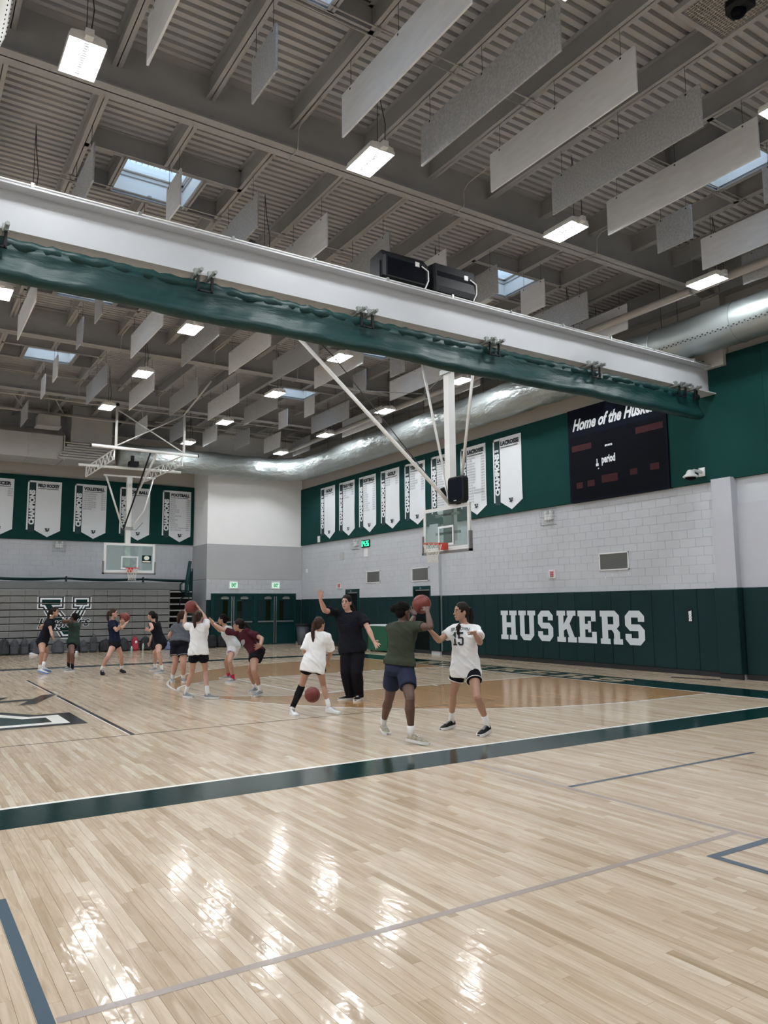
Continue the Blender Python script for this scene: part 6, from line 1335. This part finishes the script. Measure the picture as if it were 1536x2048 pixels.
pr6 = person('p6', 'girl in a white tee seen from behind lifting a ball overhead', 'fair', 'brown', 'tee_white', 'shorts_black', 'shoe_gray', hem=-.14, leg=.42, hairdo='pony', palms=(BL['p6'], BL['p6']), curl=.45, slv=.5, loose=1.15, legth=.88, sock=('sock_white', .12), vox=.0125)
pr7 = person('p7', 'girl in a light grey tank top with arms reaching left, behind the maroon tee', 'tan', 'black', 'tank_light', 'shorts_white', 'shoe_gray', hem=-.05, leg=.42, tank=True, hairdo='bun', sock=('sock_red', .09), ponydir=(.09, -.04, .02), vox=.0125)
pr8 = person('p8', 'girl in a maroon tee bending forward and reaching left', 'tan', 'dark', 'tee_maroon', 'shorts_black', 'shoe_gray', hem=-.06, leg=.36, hairdo='pony', loose=1.15, ponydir=(.10, -.05, .03), vox=.0125)
pr9 = person('p9', 'girl in a white tee seen from behind with one black leg sleeve', 'tan', 'brown', 'tee_white', 'shorts_black', 'shoe_white', hem=-.30, leg=.34, hairdo='ponylong', slv=.95, loose=1.25, legth=.88, sock=('sock_white', .10), vox=.0115, ponydir=(-.02, -.02, 0))
pr10 = person('p10', 'tall woman all in black with one arm raised, facing the viewer', 'fair', 'dark', 'tee_black', 'pants_black', 'shoe_black', hem=-.12, pants=True, build=1.22, slv=.72, hairdo='pony', ponydir=(.09, -.06, .02), loose=1.2, vox=.0115, curl=.2)
pr11 = person('p11', 'girl in an olive tee and navy shorts holding a ball at head height', 'dark', 'black', 'tee_olive', 'shorts_navy', 'shoe_beige', hem=.06, leg=.60, build=1.12, hairdo='bun', slv=.50, palms=(BL['p11'], BL['p11']), curl=.5, loose=.9, sock=('sock_white', .07), vox=.0105, ponydir=(-.085, .055, .035))
pr12 = person('p12', 'smiling girl in a white tee with number 15 and black shorts', 'tan', 'dark', 'tee_white', 'shorts_black', 'shoe_black', hem=-.20, leg=.42, hairdo='ponyside', slv=.62, loose=1.2, mouth='smile', legth=.90, sock=('sock_white', .12), vox=.0105, curl=.4)
ball(BL['p3'], 'reddish basketball held at the chest by the girl in navy'); ball(BL['p6'], 'reddish basketball held overhead by the girl in white seen from behind')
ball(BL['p9'], 'reddish basketball in the air between the legs of the girl with a black leg sleeve'); ball(BL['p11'], 'reddish basketball held up by the girl in olive')
# single extras
r9, _, _, d9 = pr9
kn, an = d9['l'][0][1], d9['l'][0][2]
obj('leg_sleeve', MB().path([kn.lerp(an, -.05), kn.lerp(an, .12), kn.lerp(an, .34), kn.lerp(an, .6), an + Vector((0, 0, .01))], [.056, .055, .057, .046, .040], 16), M['sleeve_black'], r9, smooth=True)
r5, _, _, d5 = pr5
for k in (0, 1):
    hp, kn = d5['l'][k][0], d5['l'][k][1]; c = hp.lerp(kn, .60); u = (kn - hp).normalized(); o_ = u.orthogonal().normalized(); w_ = u.cross(o_); R = .128
    obj('shorts_trim', MB().path([c + (o_ * math.cos(t) + w_ * math.sin(t)) * R for t in [2 * math.pi * i / 24 for i in range(25)]], .006, 6), M['trim_gray'], r5)
r12_, _, _, d12 = pr12
for k in (0, 1):
    hp, kn = d12['l'][k][0], d12['l'][k][1]; c = hp.lerp(kn, .395); u = (kn - hp).normalized(); o_ = u.orthogonal().normalized(); w_ = u.cross(o_); R = .101
    obj('shorts_trim', MB().path([c + (o_ * math.cos(t) + w_ * math.sin(t)) * R for t in [2 * math.pi * i / 24 for i in range(25)]], .005, 6), M['sock_white'], r12_)
r11 = pr11[0]; w0, w1 = pr11[3]['a'][0][1], pr11[3]['a'][0][2]
obj('wrist_band', MB().path([w1.lerp(w0, .10), w1.lerp(w0, .2)], .034, 12), M['black'], r11, smooth=True)

# bake the remeshed surfaces to plain meshes, add folds
bpy.context.view_layer.update(); DG = bpy.context.evaluated_depsgraph_get(); new = []
for o, wr_, ws in BAKE: new.append(bpy.data.meshes.new_from_object(o.evaluated_get(DG)))
for (o, wr_, ws), me in zip(BAKE, new):
    o.modifiers.clear(); old = o.data; m = old.materials[0]; o.data = me; me.name = o.name
    if not me.materials: me.materials.append(m)
    if wr_:
        off = origin(o)
        for v in me.vertices:
            p = v.co + off; nz = mnoise.noise(Vector((p.x * ws, p.y * ws, p.z * ws * 1.6))) + .5 * mnoise.noise(Vector((p.x * ws * 2.3 + 3, p.y * ws * 2.3, p.z * ws * 1.1)))
            if wr_ > .004 and ws < 12: rg_ = 1 - abs(mnoise.noise(Vector((p.x * 7 + p.z * 6, p.y * 7 - p.z * 5, p.z * 4)))) * 2.6; nz += .9 * max(0, rg_) ** 2 - .3
            v.co += v.normal * nz * wr_
    me.polygons.foreach_set('use_smooth', [True] * len(me.polygons))

# prints on clothes: thin lettering laid on the cloth surface
def decal(root, target, o, ux, uy, outw, vs, fs, m, name, lift=.0055):
    off = origin(target); bm = bmesh.new(); bm.from_mesh(target.data); tree = BVHTree.FromBMesh(bm); bm.free()
    me = bpy.data.meshes.new('d'); me.from_pydata([(x, y, 0) for x, y in vs], [], fs); b2 = bmesh.new(); b2.from_mesh(me); bmesh.ops.triangulate(b2, faces=b2.faces)
    bmesh.ops.subdivide_edges(b2, edges=[e for e in b2.edges if e.calc_length() > .02], cuts=2); bmesh.ops.triangulate(b2, faces=b2.faces); b2.verts.index_update()
    mb = MB(); pts = []
    for v in b2.verts:
        p = o + ux * v.co.x + uy * v.co.y; h = tree.ray_cast(p + outw * .4 - off, -outw)
        pts.append((h[0] + off + outw * lift) if h[0] is not None else p)
    mb.add(pts, [tuple(v.index for v in f.verts) for f in b2.faces]); b2.free(); bpy.data.meshes.remove(me); return obj(name, mb, M[m], root, smooth=True, fix=False)
def block15():
    out = MB(); g = []
    for pl in ([(0, 0), (2.6, 0), (2.6, .9), (0, .9)], [(.8, .9), (1.9, .9), (1.9, 7), (.8, 7)], [(.8, 7), (1.9, 7), (1.9, 7.01), (.0, 5.6), (.0, 5.0), (.8, 5.4)]): g.append(pl)
    for pl in ([(3.4, 7), (6.6, 7), (6.6, 6), (3.4, 6)], [(3.4, 6), (4.5, 6), (4.5, 3.6), (3.4, 3.6)], [(4.5, 4.5), (6.0, 4.5), (6.0, 3.6), (4.5, 3.6)], [(5.7, 4.5), (6.1, 4.5), (6.8, 3.8), (6.8, 3.6), (5.7, 3.6)], [(5.7, .9), (6.8, .9), (6.8, 3.6), (5.7, 3.6)], [(5.7, .9), (6.8, .9), (6.1, 0), (5.7, 0)], [(4.1, 0), (5.7, 0), (5.7, .95), (4.5, .95), (4.5, 1.8), (3.4, 1.8), (3.4, .9)]): g.append(pl)
    vs, fs = [], []
    for pl in g: fs.append(tuple(range(len(vs), len(vs) + len(pl)))); vs += pl
    return vs, fs
r12, s12, _, D = pr12
outw = D['ss'].cross(D['up']); outw = outw if outw.dot(D['bf']) > 0 else -outw; ux = -D['ss']; ux = -ux if ux.cross(D['up']).dot(outw) < 0 else ux
c = D['hip'] + D['up'] * D['TL'] * .50 + ux * (-.045)
vs, fs = block15(); decal(r12, s12, c - ux * .075, ux, D['up'], outw, [(x * .022, y * .024) for x, y in vs], fs, 'ink', 'shirt_number')
vs, fs = text_mesh('SPORTOWN', .075, bold=.003); w = max(v[0] for v in vs); decal(r12, s12, c - ux * .10 + D['up'] * .178, ux, D['up'], outw, [(x * .24 / w, y * .75 + .014 * math.sin(math.pi * x / w)) for x, y in vs], fs, 'ink_gray', 'shirt_lettering')
def disc(rx, ry, n=14): return [(rx * math.cos(2 * math.pi * i / n), ry * math.sin(2 * math.pi * i / n)) for i in range(n)], [tuple(range(n))]
M['print_blue'] = mat('pale blue shirt print', (.15, .22, .50), .7)
for pr, sx_, u, v, mm, txt in ((pr3, 1, .03, .70, 'print_blue', None), (pr8, 1, .0, .56, 'trim_gray', None), (pr10, 1, 0, .66, 'trim_gray', 'ARCADIA')):
    D = pr[3]; ow = D['ss'].cross(D['up']); ow = ow if ow.dot(D['bf']) > 0 else -ow; ux = -D['ss']; ux = -ux if ux.cross(D['up']).dot(ow) < 0 else ux
    c = D['hip'] + D['up'] * D['TL'] * v + ux * u
    if txt is None:
        if pr is pr8: vs, fs = disc(.085, .045); decal(pr[0], pr[1], c, ux, D['up'], ow, vs, fs, mm, 'shirt_print')
        else: vs, fs = disc(.075, .06); decal(pr[0], pr[1], c, ux, D['up'], ow, vs, fs, mm, 'shirt_print')
    else:
        M['print_dim'] = mat('dim shirt print', (.045, .05, .07), .7); vs, fs = text_mesh('_______', .05); decal(pr[0], pr[1], c - ux * .12, ux, D['up'], ow, [(x * .9, y) for x, y in vs], fs, 'print_dim', 'shirt_print')
D = pr7[3]
hp, kn = D['l'][0][0], D['l'][0][1]; ow = D['hs'] * -1; 
vs, fs = [(-.03, -.05), (.05, -.05), (.05, .05), (-.03, .05)], [(0, 1, 2, 3)]; decal(pr7[0], pr7[2], hp.lerp(kn, .25), D['bf'], Vector((0, 0, 1)), ow, vs, fs, 'purple', 'shorts_patch')

for o in list(SC.objects):
    if o.type == 'MESH' and not o.data.polygons: bpy.data.objects.remove(o)
